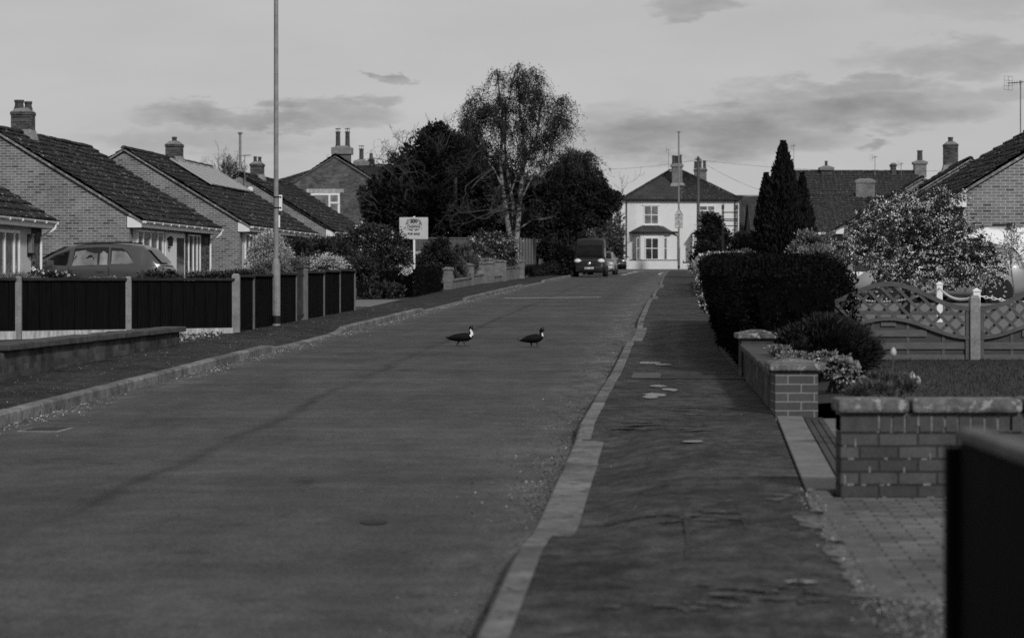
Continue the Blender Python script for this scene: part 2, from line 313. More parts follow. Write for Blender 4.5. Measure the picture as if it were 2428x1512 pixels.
def leaves(name, P, D, size, mat, parent, aspect=.5, droop=0., along=.6, var=.4, stand=0.):
    n = len(P)
    if n == 0: return None
    R = unit(n); A = R*(1-along) + D*along; A[:, 2] += stand - droop; A /= np.maximum(np.linalg.norm(A, axis=1), 1e-6)[:, None]
    W = np.cross(A, unit(n)); W /= np.maximum(np.linalg.norm(W, axis=1), 1e-6)[:, None]
    L = size*RNG.uniform(1-var, 1+var, n)[:, None]; H = A*L/2; Q = W*L*aspect/2
    V = np.stack([P-H, P-H*.1+Q, P+H, P-H*.1-Q], 1).reshape(-1, 3)
    me = bpy.data.meshes.new(name); me.vertices.add(4*n); me.vertices.foreach_set('co', V.ravel())
    me.loops.add(4*n); me.loops.foreach_set('vertex_index', np.arange(4*n)); me.polygons.add(n)
    me.polygons.foreach_set('loop_start', np.arange(n)*4); me.polygons.foreach_set('loop_total', np.full(n, 4)); me.update(calc_edges=True); me.validate()
    me.materials.append(MAT[mat] if isinstance(mat, str) else mat); return link(name, me, parent)
def branch(mb, p, d, L, r, depth, tips, spread=.6, kids=3, wig=.18, up=.12, n=6, taper=.55, minr=.006, segs=5):
    p = Vector(p); d = Vector(d).normalized(); pts = [p.copy()]; rs = [r]; q = p.copy()
    for i in range(segs):
        d = (d + Vector((random.gauss(0, wig), random.gauss(0, wig), random.gauss(0, wig)+up))).normalized(); q = q + d*(L/segs)
        pts.append(q.copy()); rs.append(max(minr, r*(1-(1-taper)*(i+1)/segs)))
    mb.tube(pts, rs, n if depth > 1 else 4, caps=False); tips += [tuple(x) for x in pts[2:]] if depth <= 1 else []
    if depth <= 0: return
    for k in range(kids):
        i = random.randint(2, segs); a = random.uniform(0, 2*math.pi); o = d.orthogonal().normalized(); o.rotate(Matrix.Rotation(a, 3, d))
        branch(mb, pts[i], d*(1-spread*.6) + o*spread, L*random.uniform(.5, .78), rs[i]*.68, depth-1, tips, spread, kids, wig*1.15, up, n, taper, minr, segs)
def bush(name, label, blobs, n, size, mat, cat='shrub', group=None, base=None, extra=None, stems=6, core=None, **kw):
    """blobs in world metres; parts: foliage, stems, optional flowers"""
    B = np.array(blobs, float); c = B[:, :3].mean(0); zb = base if base is not None else (B[:, 2]-B[:, 5]).min()
    t = thing(name, label, cat, (c[0], c[1], zb), 0, group); off = np.array([c[0], c[1], zb])
    lk = {k: kw.pop(k) for k in ('aspect', 'droop', 'along', 'var', 'stand') if k in kw}
    P, D = clump_points([(b[0]-off[0], b[1]-off[1], b[2]-off[2], b[3], b[4], b[5]) for b in blobs], n, **kw); k = P[:, 2] > .02; leaves('foliage', P[k], D[k], size, mat, t, **lk)
    if stems:
        mb = MB()
        for b in blobs:
            e = Vector((b[0]-off[0], b[1]-off[1], b[2]-off[2]))
            for i in range(max(2, stems//len(blobs))):
                tip = e + Vector((random.uniform(-.7, .7)*b[3], random.uniform(-.7, .7)*b[4], random.uniform(.2, .9)*b[5])); st = Vector((e.x*.4+random.uniform(-.1, .1), e.y*.4, 0))
                mid = (st+tip)/2 + Vector((random.uniform(-.1, .1), 0, .1)); mb.tube([st, mid, tip], [.022, .016, .006], 5, caps=False)
        mb.build('stem', 'twig', t)
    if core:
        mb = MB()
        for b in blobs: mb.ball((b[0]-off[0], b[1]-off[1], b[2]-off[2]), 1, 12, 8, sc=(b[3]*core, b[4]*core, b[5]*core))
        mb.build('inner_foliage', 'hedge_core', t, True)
    if extra:
        cnt, sz_, mt, nm = extra; P, D = clump_points([(b[0]-off[0], b[1]-off[1], b[2]-off[2], b[3]*1.03, b[4]*1.03, b[5]*1.03) for b in blobs], cnt, fill=.1); k = P[:, 2] > .05; leaves(nm, P[k], D[k], sz_, mt, t, aspect=.9)
    return t
def hedge_box(name, label, x0f, x1f, Y0, Y1, h0, h1, n, size, mat, cat='hedge', round_=.15, group=None, topmat=None, bulge=.1, lean=0.):
    """trimmed hedge running along the street between two lateral functions"""
    t = thing(name, label, cat, (x0f(Y0), Y0, gz(Y0)), 0, group); ox, oy, oz = x0f(Y0), Y0, gz(Y0); mb = MB(); m = 9; sec = []
    for i in range(m):
        f = i/(m-1); Y = Y0 + (Y1-Y0)*f; a = x0f(Y); b = x1f(Y); z = gz(Y); ln = lean; h = h0+(h1-h0)*f; e = .26
        sec.append([(a+e-ox, Y-oy+(e if i == 0 else -e if i == m-1 else 0), z-oz), (a-ln*.8+e-ox, Y-oy, z-oz+h-e*1.6), (a-ln*.8+e*2-ox, Y-oy, z-oz+h-e), (b-e*2-ox, Y-oy, z-oz+h-e), (b-e-ox, Y-oy, z-oz+h-e*1.6), (b-e-ox, Y-oy, z-oz)])
    o = [p for s_ in sec for p in s_]; k = 6
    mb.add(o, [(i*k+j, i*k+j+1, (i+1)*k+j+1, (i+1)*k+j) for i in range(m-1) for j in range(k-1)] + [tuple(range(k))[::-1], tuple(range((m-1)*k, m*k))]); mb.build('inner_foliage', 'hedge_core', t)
    L = Y1-Y0; W = x1f(Y0)-x0f(Y0); H = (h0+h1)/2; ar = np.array([L*H, L*H, W*H, W*H, L*W]); cn = (n*ar/ar.sum()).astype(int); P = []; D = []
    for s_, c in enumerate(cn):
        u = RNG.random(c); v = RNG.random(c); dep = np.abs(RNG.normal(0, .05, c)); Ys = np.where(s_ < 2, Y0+u*L, np.where(s_ == 2, Y0+dep, np.where(s_ == 3, Y1-dep, Y0+u*L)))
        xa = np.array([x0f(y) for y in Ys]); xb = np.array([x1f(y) for y in Ys]); hh = h0+(h1-h0)*(Ys-Y0)/L
        X = np.where(s_ == 0, xa+dep, np.where(s_ == 1, xb-dep, xa+(xb-xa)*v)); Z = np.where(s_ == 4, hh-dep, hh*(u if s_ in (2, 3) else v))
        bl = bulge*(np.sin(Ys*1.9)+np.sin(Z*3.1+Ys))*.5; X = X+np.where(s_ == 0, bl, 0)*.6; Z = Z + (s_ == 4)*bl*.5
        X = X-lean*(np.maximum(0, 1-v) if s_ == 4 else 1)*np.minimum(1, Z/hh)*(1-v*.0 if s_ in (2, 3) else 1)*(1 if s_ != 1 else 0); e = np.maximum(0, Z/hh-1+round_)/round_; X = np.where(s_ == 0, X+e*e*.20, np.where(s_ == 1, X-e*e*.20, X)); Z = Z-(.13*np.abs(2*v-1)**4 if s_ == 4 else 0)
        N_ = np.array([(-1, 0, .1), (1, 0, .1), (0, -1, .1), (0, 1, .1), (0, 0, 1)][s_], float)
        P.append(np.stack([X-ox, Ys-oy, Z+S*(Ys-oy)], 1)); D.append(np.repeat(N_[None], c, 0))
    P = np.concatenate(P); P += RNG.normal(0, .032, P.shape); e0 = np.exp(-((P[:, 1])/.45)**2); P[:, 2] -= .16*e0*np.maximum(0, P[:, 2]/h0)**4; leaves('foliage', P, np.concatenate(D), size, mat, t, along=.45, stand=.25)
    return t
# ---------------------------------------------------------------- camera, sky, sun
cam = bpy.data.cameras.new('camera'); cam.lens = 85; cam.sensor_width = 36; cam.shift_y = -(756-HY)/2428; cam.clip_end = 4000; cam.clip_start = .1
cam.dof.use_dof = True; cam.dof.focus_distance = 40; cam.dof.aperture_fstop = 3.5
co = bpy.data.objects.new('camera', cam); COL.objects.link(co); co.location = (0, 0, CAMZ); co.rotation_euler = (math.pi/2, 0, 0); scene.camera = co
SUN_EL, SUN_AZ = math.radians(33), math.radians(180-27)     # behind the photographer, over the right shoulder (azimuth clockwise from +Y)
sd = Vector((math.sin(SUN_AZ)*math.cos(SUN_EL), math.cos(SUN_AZ)*math.cos(SUN_EL), math.sin(SUN_EL)))
sl = bpy.data.lights.new('sun', 'SUN'); sl.energy = 2.55; sl.angle = math.radians(6); sl.color = (1, .995, .99)
so = bpy.data.objects.new('sun', sl); COL.objects.link(so); so.rotation_euler = sd.to_track_quat('Z', 'Y').to_euler(); so.location = (0, -20, 60)
w = bpy.data.worlds.new('World'); scene.world = w; w.use_nodes = True; t = w.node_tree; n = t.nodes; bg = n['Background']
def wm(op, a, b=None, c=None, clamp=False):
    nd = n.new('ShaderNodeMath'); nd.operation = op; nd.use_clamp = clamp
    for i, v in enumerate((a, b, c)):
        if v is None: continue
        if hasattr(v, 'links'): t.links.new(v, nd.inputs[i])
        else: nd.inputs[i].default_value = v
    return nd.outputs[0]
sky = n.new('ShaderNodeTexSky'); sky.sky_type = 'NISHITA'; sky.sun_disc = False; sky.sun_elevation = SUN_EL; sky.sun_rotation = SUN_AZ
bw = n.new('ShaderNodeRGBToBW'); t.links.new(sky.outputs[0], bw.inputs[0])
tc = n.new('ShaderNodeTexCoord'); sp = n.new('ShaderNodeSeparateXYZ'); t.links.new(tc.outputs['Generated'], sp.inputs[0])
az = wm('ARCTAN2', sp.outputs[0], sp.outputs[1]); el = wm('ARCSINE', sp.outputs[2])
cb = n.new('ShaderNodeCombineXYZ'); t.links.new(wm('MULTIPLY', az, 1.0), cb.inputs[0]); t.links.new(wm('MULTIPLY', el, 3.2), cb.inputs[1])
def wnoise(scale, detail, rough=.6, off=0):
    mp = n.new('ShaderNodeMapping'); mp.inputs['Location'].default_value = (off, off*.7, 0); t.links.new(cb.outputs[0], mp.inputs[0])
    nz = n.new('ShaderNodeTexNoise'); nz.inputs['Scale'].default_value = scale; nz.inputs['Detail'].default_value = detail; nz.inputs['Roughness'].default_value = rough
    t.links.new(mp.outputs[0], nz.inputs['Vector']); return nz.outputs[0]
d1 = wm('SUBTRACT', wnoise(28, 7, .6, 2.1), .5); d2 = wm('SUBTRACT', wnoise(34, 7, .6, 5.3), .5)
a2 = wm('ADD', az, wm('MULTIPLY', d1, .06)); e2 = wm('ADD', el, wm('MULTIPLY', d2, .026))
tot = None
for (x, y, rx, ry, k) in [(600, 282, 270, 36, .60), (790, 272, 150, 34, .45), (880, 243, 85, 15, .45), (906, 184, 62, 10, .5), (500, 340, 330, 34, .28), (1660, 318, 330, 66, .62), (1480, 300, 150, 48, .3), (1560, 345, 200, 30, .35), (2010, 268, 320, 48, .60), (1850, 236, 130, 40, .4),
                          (2080, 215, 180, 26, .45), (2270, 150, 240, 46, .40), (2160, 262, 190, 34, .4), (1640, 12, 110, 26, .45), (2042, 345, 46, 14, .45), (2330, 20, 260, 40, .18), (2300, 235, 160, 20, .3), (300, 420, 500, 40, .15), (-700, 200, 500, 60, .5), (3300, 260, 600, 70, .5)]:
    da = wm('DIVIDE', wm('SUBTRACT', a2, (x-CX)/F), rx/F); de = wm('DIVIDE', wm('SUBTRACT', e2, (HY-y)/F), ry/F)
    d = wm('ADD', wm('MULTIPLY', da, da), wm('MULTIPLY', de, de))
    mr = n.new('ShaderNodeMapRange'); mr.interpolation_type = 'SMOOTHSTEP'; mr.clamp = True; t.links.new(d, mr.inputs[0])
    for kk, v in (('From Min', 1.5), ('From Max', .0), ('To Min', 0), ('To Max', k)): mr.inputs[kk].default_value = v
    tot = mr.outputs[0] if tot is None else wm('MAXIMUM', tot, mr.outputs[0])
tex = wm('MULTIPLY_ADD', wm('SUBTRACT', wnoise(34, 9, .6, 8.8), .5), 2.0, 1.0)
cl = wm('MULTIPLY', tot, tex, None, True)
soft = wm('MULTIPLY_ADD', wm('SUBTRACT', wnoise(9, 6, .55, 1.3), .5), .26, 1.0)
base = wm('MULTIPLY', wm('MULTIPLY_ADD', bw.outputs[0], .014, .42), soft)
val = wm('MULTIPLY', base, wm('SUBTRACT', 1.0, wm('MULTIPLY', cl, .60)))
cc = n.new('ShaderNodeCombineColor')
for i in range(3): t.links.new(val, cc.inputs[i])
t.links.new(cc.outputs[0], bg.inputs[0]); bg.inputs[1].default_value = 1.0
scene.view_settings.view_transform = 'Standard'; scene.view_settings.look = 'None'; scene.view_settings.exposure = 0; scene.view_settings.gamma = 1
scene.render.engine = 'CYCLES'; scene.cycles.use_denoising = False; scene.cycles.max_bounces = 5; scene.cycles.diffuse_bounces = 3; scene.cycles.sample_clamp_indirect = 4

# ---------------------------------------------------------------- ground, road, footways
def sheet(name, fl, fr, Ys, hl, hr, mat, nx=6, kind=True, skirt=0.):
    mb = MB(); mb.uv = []; k = nx+1
    for Y in Ys:
        a, b = fl(Y), fr(Y)
        for i in range(k):
            f = i/nx; x = a+(b-a)*f; mb.v.append((x, Y, gz(Y)+(hl(Y) if callable(hl) else hl)*(1-f)+(hr(Y) if callable(hr) else hr)*f)); mb.uv.append((x-a, Y))
    for r in range(len(Ys)-1):
        for i in range(nx): mb.f.append((r*k+i, r*k+i+1, (r+1)*k+i+1, (r+1)*k+i)); mb.m.append(0)
    o = mb.build(name, mat); return struct(o) if kind else o
def yr(a, b, st): m = max(1, int(round((b-a)/st))); return [a+(b-a)*i/m for i in range(m+1)]
mb = MB(); YS = [-40, 0, 60, 120, 205, 260, 1500]; ZS = [gz(min(max(y, -40), 205))-.3 for y in YS]
for i, (y, z) in enumerate(zip(YS, ZS)): mb.v += [(-900, y, z), (900, y, z)]
for i in range(len(YS)-1): mb.f.append((2*i, 2*i+1, 2*i+3, 2*i+2)); mb.m.append(0)
struct(mb.build('ground', 'soil'))
CST = lambda v: (lambda Y: v)
sheet('road', kerbL, kerbR, yr(-3, 174, 1.5), 0, 0, 'asphalt', 8)
sheet('road', CST(-50), CST(70), yr(174, 200, 2), 0, 0, 'asphalt', 20)
# dropped kerbs at the drives: (start, end)
DROPL = [(36.9, 43.6), (60, 71.7), (102, 115)]; DROPR = [(12.6, 18.4), (38.6, 46.9), (72, 78), (93, 106)]
def kh(drops, Y):
    for a, b in drops:
        if a <= Y <= b: return .03
        if a-1 < Y < a: return .03+.08*(a-Y)
        if b < Y < b+1: return .03+.08*(Y-b)
    return .11
def pv(drops): return lambda Y: kh(drops, Y)-.006
def ph(fk, fb, drops, x, Y):
    """footway height above the road at x, Y: level with the kerb, ramped at the drives"""
    d = abs(x-fk(Y)); g = min(1, max(0, (d-.31)/.45)); return (kh(drops, Y)-.006)*(1-g)+.105*g
def pave(name, fk, off, fb, drops, mat, side):
    mb = MB(); mb.uv = []; nx = 7; k = nx+1; Ys = yr(-3, 172, .75)
    for Y in Ys:
        a, b = fk(Y)+off, fb(Y)
        for i in range(k):
            f = (0, .07, .20, .245, .4, .6, .8, 1)[i]; h = ph(fk, fb, drops, a+(b-a)*f, Y); mb.v.append((a+(b-a)*f, Y, gz(Y)+h+RNG.normal(0, .0005))); mb.uv.append(((b-a)*f, Y))
    for r in range(len(Ys)-1):
        for i in range(nx): mb.f.append((r*k+i, r*k+i+1, (r+1)*k+i+1, (r+1)*k+i)); mb.m.append(0)
    return struct(mb.build(name, mat, smooth=True))
pave('pavement', kerbL, -.06, backL, DROPL, 'pave_left', -1); pave('pavement', kerbR, .06, backR, DROPR, 'pave_right', 1)
def kerb(fk, sgn, drops, mat, wide):
    mb = MB(); Y = -3.0; first = True
    while Y < 171:
        L = .90; Ye = Y+L; low = any(a <= Y+L/2 <= b for a, b in drops); wd = (.125 if not (low and wide) else .21 if Y > 30 else .235); j = random.uniform(-.003, .003); a0, a1 = fk(Y)+j, fk(Ye-.014)+j; z0 = kh(drops, Y)+random.uniform(-.003, .003); z1 = kh(drops, Ye)+random.uniform(-.003, .003); ch = .02*sgn
        P = []
        for (yy, xx, hh) in ((Y, a0, z0), (Ye-.014, a1, z1)):
            g = gz(yy); P += [(xx, yy, g-.12), (xx, yy, g+hh-.02), (xx+ch, yy, g+hh), (xx+wd*sgn, yy, g+hh), (xx+wd*sgn, yy, g-.12)]
        if sgn < 0: fs = [(0,1,6,5), (1,2,7,6), (2,3,8,7), (3,4,9,8), (4,3,2,1,0), (5,6,7,8,9)]
        else: fs = [(5,6,1,0), (6,7,2,1), (7,8,3,2), (8,9,4,3), (0,1,2,3,4), (9,8,7,6,5)]
        mb.add(P, fs); Y = Ye
    return struct(mb.build('kerb', mat))
kerb(kerbL, -1, DROPL, 'kerb', False); kerb(kerbR, 1, DROPR, 'kerb_right', True)
# gardens
sheet('garden_ground', CST(-70), lambda Y: backL(Y), yr(-3, 170, 4), .09, .09, 'soil', 10)
def hr_(Y): return .10 if Y < 14 else .28
rg = lambda Y: backR(Y)+1.2
sheet('garden_ground', lambda Y: backR(Y)-.05, rg, yr(27.4, 172, 4), .085, .27, 'soil', 3)
sheet('garden_ground', rg, CST(80), yr(27.4, 172, 4), .27, .30, 'soil', 12)
sheet('lawn', CST(3.3), CST(40), yr(14.23, 27.4, .8), .27, .27, 'grass', 14)
sheet('driveway', lambda Y: backR(Y)+.02, CST(12), yr(4, 14.0, .5), .075, .05, 'paving', 10)
sheet('driveway', lambda Y: backR(Y)+.02, CST(3.4), yr(14.23, 20.55, .5), .075, .085, 'slab', 4)
sheet('garden_ground', lambda Y: backR(Y)+.1, CST(3.45), yr(20.6, 27.6, .6), .18, .268, 'soil', 4)
sheet('driveway', CST(-30), lambda Y: backL(Y)-.05, yr(60.8, 69.6, 1), .098, .10, 'slab', 6)
# edging strip and drain channel across the drive mouth
mb = MB(); mb.add([(backR(14.25)+.02, 14.25, gz(14.25)), (backR(14.25)+.235, 14.25, gz(14.25)), (backR(20.4)+.235, 20.4, gz(20.4)), (backR(20.4)+.02, 20.4, gz(20.4))] + [(backR(14.25)+.02, 14.25, gz(14.25)+.10), (backR(14.25)+.235, 14.25, gz(14.25)+.10), (backR(20.4)+.235, 20.4, gz(20.4)+.11), (backR(20.4)+.02, 20.4, gz(20.4)+.11)], [(4,5,6,7), (0,1,5,4), (1,2,6,5), (3,0,4,7), (2,3,7,6)])
struct(mb.build('pavement_edging', 'slab', bevel=.008))
mb = MB()
for i in range(3):
    mb.add([(backR(y)+.25+.055*i+d, y, gz(y)+h) for y in (14.3, 20.4) for d, h in ((0, .088), (0, .098), (.045, .098), (.045, .088))], [(0,1,5,4), (1,2,6,5), (2,3,7,6)])
tag(mb.build('drain_channel', 'channel'), 'dark slotted drain channel beside the pale strip across the drive mouth', 'drain')
# painted lines and repairs, thin sheets above the road
def flat(name, pts, mat, h, kind=True):
    mb = MB(); mb.poly([(x, y, gz(y)+h) for x, y in pts]); o = mb.build(name, mat); return struct(o) if kind else o
def blob(cx, cy, rx, ry, k=18, rough=.2): return [(cx+rx*math.cos(2*math.pi*i/k)*random.uniform(1-rough, 1+rough), cy+ry*math.sin(2*math.pi*i/k)*random.uniform(1-rough, 1+rough)) for i in range(k)]
def drape(name, x0, x1, Ya, Yb, mat, h):
    mb = MB(); n1, n2 = 14, 5
    for j in range(n2+1):
        y = Ya+(Yb-Ya)*j/n2; e = kerbR(y)-kerbR(Ya)
        for i in range(n1+1): x = x0+(x1-x0)*i/n1+e+(random.uniform(-.03, .03) if i in (0, n1) else 0); mb.v.append((x, y+random.uniform(-.02, .02)*(j in (0, n2)), gz(y)+ph(kerbR, backR, DROPR, x, y)+h))
    k = n1+1; mb.f = [(j*k+i, j*k+i+1, (j+1)*k+i+1, (j+1)*k+i) for j in range(n2) for i in range(n1)]; mb.m = [0]*len(mb.f); return struct(mb.build(name, mat))
def ribbon(name, pts, wd, mat, h, dashes=None):
    mb = MB()
    for i in range(len(pts)-1):
        a, b = pts[i], pts[i+1]; mb.poly([(a[0]-wd/2, a[1], gz(a[1])+h), (a[0]+wd/2, a[1], gz(a[1])+h), (b[0]+wd/2, b[1], gz(b[1])+h), (b[0]-wd/2, b[1], gz(b[1])+h)])
    return struct(mb.build(name, mat))
flat('road_marking', [(sx(1195, 76.5), 76.4), (sx(1430, 76.5), 78.2), (sx(1430, 76.5), 78.7), (sx(1195, 76.5), 76.9)], 'line', .004)
for i in range(3):   # broken centre line by the junction
    a = 150+i*9.5; ribbon('road_marking', [(sx(1476+i*13, a), a), (sx(1484+i*13, a+6), a+6)], .30, 'line', .004)
for dx in (0, .7):
    ribbon('road_marking', [(9.35+dx, 152), (9.6+dx, 158), (10.3+dx, 166), (11.4+dx, 171)], .16, 'line', .004)
ribbon('road_marking', [(7.2, 176), (7.4, 177)], 4.6, 'line', .004)
for (x, y, rx, ry) in [(1540, 862, 34, 4), (1575, 866, 24, 3), (1555, 938, 32, 5), (1590, 926, 22, 4), (1540, 944, 20, 4), (1645, 1049, 30, 3), (1900, 1385, 55, 5), (1560, 917, 22, 3)]:
    Y = F*(CAMZ-.1)/(y-595); k = Y/F; flat('footway_mark', blob(sx(x, Y), Y, rx*k*.85, ry*Y*Y/(F*1.4)*.8, 14, .3), 'chalk', ph(kerbR, backR, DROPR, sx(x, Y), Y)+.008)
for (x0, x1, y0, y1, m) in [(1496, 1566, 886, 898, 'patch'), (1500, 1790, 893, 900, 'patch_dark')]:
    Ya, Yb = F*1.4/(y1-595), F*1.4/(y0-595); drape('footway_repair', sx(x0, Ya), sx(x1, Ya), Ya, Yb, m, .0055 if m == 'patch_dark' else .009)
flat('footway_repair', [(sx(1440, 15.2), 15.2), (1.6, 15.2), (1.5, 12.0), (1.15, 11.7), (.75, 12.8), (.7, 14.4)], 'patch_dark', .1065) if False else None
def crack(pts, wd):
    mb = MB(); v = []
    for i, (x, y) in enumerate(pts): w_ = wd*random.uniform(.4, 1.3); v += [(x-w_, y-w_*2, gz(y)+ph(kerbR, backR, DROPR, x, y)+.005), (x+w_, y+w_*2, gz(y)+ph(kerbR, backR, DROPR, x, y)+.005)]
    mb.add(v, [(2*i, 2*i+1, 2*i+3, 2*i+2) for i in range(len(pts)-1)]); return struct(mb.build('footway_crack', 'patch_dark'))
def pxline(P, n_=7):
    out = []
    for (xa, ya), (xb, yb) in zip(P, P[1:]):
        for i in range(n_): f = i/n_; x, y = xa+(xb-xa)*f+random.uniform(-3, 3), ya+(yb-ya)*f+random.uniform(-2, 2); Y = F*1.4/(y-595); out.append((sx(x, Y), Y))
    return out
crack(pxline([(1430, 1222), (1530, 1212), (1622, 1222), (1632, 1280), (1626, 1335)]), .012); crack(pxline([(1640, 1212), (1755, 1218), (1772, 1262)]), .010); crack(pxline([(1560, 818), (1640, 812), (1775, 806)]), .014)
for (x, y, rx, ry, n_) in [(1830, 1404, 150, 16, 26), (1620, 1446, 110, 12, 12), (1900, 1425, 90, 14, 12), (1560, 1010, 130, 10, 12), (1650, 975, 100, 8, 8), (1690, 1230, 120, 12, 10), (1860, 1180, 50, 8, 8)]:
    mbw = MB()
    for _ in range(n_):   # small scuffed slivers where the surface has worn through to the stone
        xx, yy = x+random.gauss(0, rx*.5), y+random.gauss(0, ry*.6); Y = F*1.4/(yy-595); q = Y/F; X = sx(xx, Y)
        if kerbR(Y)+.35 < X < backR(Y)-.1: mbw.poly([(a_, b_, gz(b_)+ph(kerbR, backR, DROPR, X, Y)+.0045+.0004*_) for a_, b_ in blob(X, Y, random.uniform(6, 38)*q, random.uniform(.015, .06), 14, .4)])
    struct(mbw.build('footway_wear', 'worn'))
def iron_cover(x, y, wd, L, label, side, h):
    t = thing('drain_cover', label, 'drain cover', (x, y, gz(y)+h), math.radians(-3.5)); mb = MB(); mb.box(-wd/2, wd/2, -L/2, L/2, -.03, .003); mb.build('cover_frame', 'steel', t, bevel=.003)
    mb = MB(); k = 11
    for i in range(k): yy = -L/2+.04+(L-.08)*i/(k-1); mb.box(-wd/2+.03, wd/2-.03, yy-.012, yy+.012, .003, .006)
    mb.build('bars', 'darksteel', t); return t
iron_cover(-3.92, 20.35, .36, .55, 'iron gully grating in the road against the near left kerb', 1, 0)
tag(flat('access_cover', blob(sx(885, 13.35), 13.35, .075, .11, 16, .05), 'patch_dark', .006, False), 'small round dark cover set in the middle of the road', 'drain cover')
# fallen blossom and grit along both gutters and the left footway
def scatter(name, pos, size, mat):
    n_ = len(pos); A = RNG.uniform(0, 6.28, n_); L = size*RNG.uniform(.4, 1.5, n_); dx = np.stack([np.cos(A)*L, np.sin(A)*L, RNG.uniform(0, .5, n_)*L], 1)/2; dy = np.stack([-np.sin(A)*L*.6, np.cos(A)*L*.6, RNG.uniform(0, .6, n_)*L], 1)/2; P = np.array(pos); P[:, 2] += L*.3
    o = leaves(name, P, np.zeros_like(P), .01, mat, None); V = np.stack([P-dx, P-dy, P+dx, P+dy], 1).reshape(-1, 3); o.data.vertices.foreach_set('co', V.ravel()); o.data.update(); o['kind'] = 'stuff'; return o
def gut(n_, fk, sgn, ya, yb, sd_, h=0., bias=1.): 
    out = []
    while len(out) < n_:
        y = ya+(yb-ya)*random.random()**bias
        if math.sin(y*.9)+math.sin(y*.37+1)+random.gauss(0, .8) < -.2: continue
        out.append((fk(y)+sgn*abs(random.gauss(0, sd_)), y, gz(y)+h))
    return out
scatter('fallen_petals', gut(5200, kerbL, 1, 15, 100, .12) + gut(350, kerbL, 1, 15, 100, .4), .017, 'pebble')
def footl(n_):
    out = []
    for i in range(n_):
        y = random.uniform(17, 62); f = random.random(); out.append((kerbL(y)-.13+(backL(y)-kerbL(y)+.2)*f, y, gz(y)+(.106 if f > .45 else kh(DROPL, y)*(1-f*2.2)+.105*f*2.2)))
    return out
scatter('fallen_petals', footl(3600), .013, 'litter')
scatter('fallen_petals', footl(900), .014, 'pebble')
scatter('gutter_litter', gut(7000, kerbR, -1, 9, 90, .07, 0, 1.5) + gut(2600, kerbR, -1, 9, 70, .26, 0, 1.5), .012, 'litter')
scatter('gutter_litter', gut(1500, kerbR, -1, 9, 70, .26, 0, 1.5), .011, 'pebble')
scatter('footway_grit', [(random.uniform(kerbR(y)+.15, backR(y)), y, gz(y)+.108) for y in [9+random.random()**1.4*60 for _ in range(260)]], .009, 'pebble')
# loose gravel
mb = []
for i in range(2600):
    y = random.uniform(36.8, 41.2); f = random.random()**.7; x1 = backL(y)+.02-.6*(41.2-y)/4.4*0; mb.append((x1-2.2*f, y, gz(y)+.10+random.uniform(0, .01)))
scatter('gravel', mb, .045, 'pebble')
scatter('gravel', [(random.uniform(1.35+(y-9)*.0, 2.6), y, gz(y)+.10) for y in [random.uniform(8.4, 9.7) for _ in range(7500)]], .013, 'grit')
scatter('gravel', [(backR(y)+random.gauss(.0, .04), y, gz(y)+.108) for y in [random.uniform(9.3, 14.2) for _ in range(420)]], .012, 'pebble')
for (ya, yb, w0, w1) in ((12.9, 13.9, .05, .02), (11.6, 12.75, .07, .10), (9.7, 11.5, .12, .05)):   # ragged mortar haunching along the drive edge
    mb = MB(); k = 60; v = []; ww = 1.0
    for i in range(k+1): y = ya+(yb-ya)*i/k; ww = min(1.5, max(.35, ww+random.gauss(0, .22))); w_ = (w0+(w1-w0)*i/k)*ww*(1 if 1 < i < k-1 else .3); v += [(backR(y)-w_, y, gz(y)+.110), (backR(y)+.03, y, gz(y)+.112)]
    mb.add(v, [(2*i, 2*i+1, 2*i+3, 2*i+2) for i in range(k)]); struct(mb.build('mortar_edge', 'mortar_old'))
mb = MB()
for i in range(22): y = 9.7+i*.2; mb.box(backR(y)+.035, backR(y)+.145, y+.004, y+.196, gz(y)+.06, gz(y)+.111+random.uniform(-.003, .003))
struct(mb.build('driveway_edging', 'slab_brown', bevel=.006))
sheet('driveway', CST(5.0), CST(26), yr(29.5, 59, 2), .295, .31, 'slab', 6)
# ---------------------------------------------------------------- houses
def tiles(mb, O, A, U, N, L, W, g=.345, roll=.3, step=.042, amp=.018, spc=4, top=None, jit=.008):
    O, A, U, N = Vector(O), Vector(A).normalized(), Vector(U).normalized(), Vector(N).normalized(); nc = max(1, round(W/g)); g = W/nc; ns = max(2, int(L/roll*spc)); k = ns+1
    for c in range(nc):
        w0, w1 = c*g, (c+1)*g; jt = [random.gauss(0, jit) for _ in range(int(L/roll)+3)]; ju = [random.gauss(0, jit*1.2) for _ in range(int(L/roll)+3)]; vs = []
        for row in range(3):
            for i in range(k):
                s_ = L*i/ns; ti = int(s_/roll+1e-6); h = amp*math.cos(2*math.pi*s_/roll); hh = (-.02, step+h+jt[ti], h)[row]+.014*math.sin(s_*.8+w0*.9)+.008*math.sin(s_*2.1-w0*1.7); w_ = (w0+ju[ti], w0+ju[ti], w1)[row]; a0 = s_
                if top: f0, f1 = top(w_); a0 = f0+(f1-f0)*i/ns   # hip faces narrow towards the ridge
                vs.append(O + A*a0 + U*w_ + N*hh)
        mb.add(vs, [(r*k+i, r*k+i+1, (r+1)*k+i+1, (r+1)*k+i) for r in range(2) for i in range(ns)])
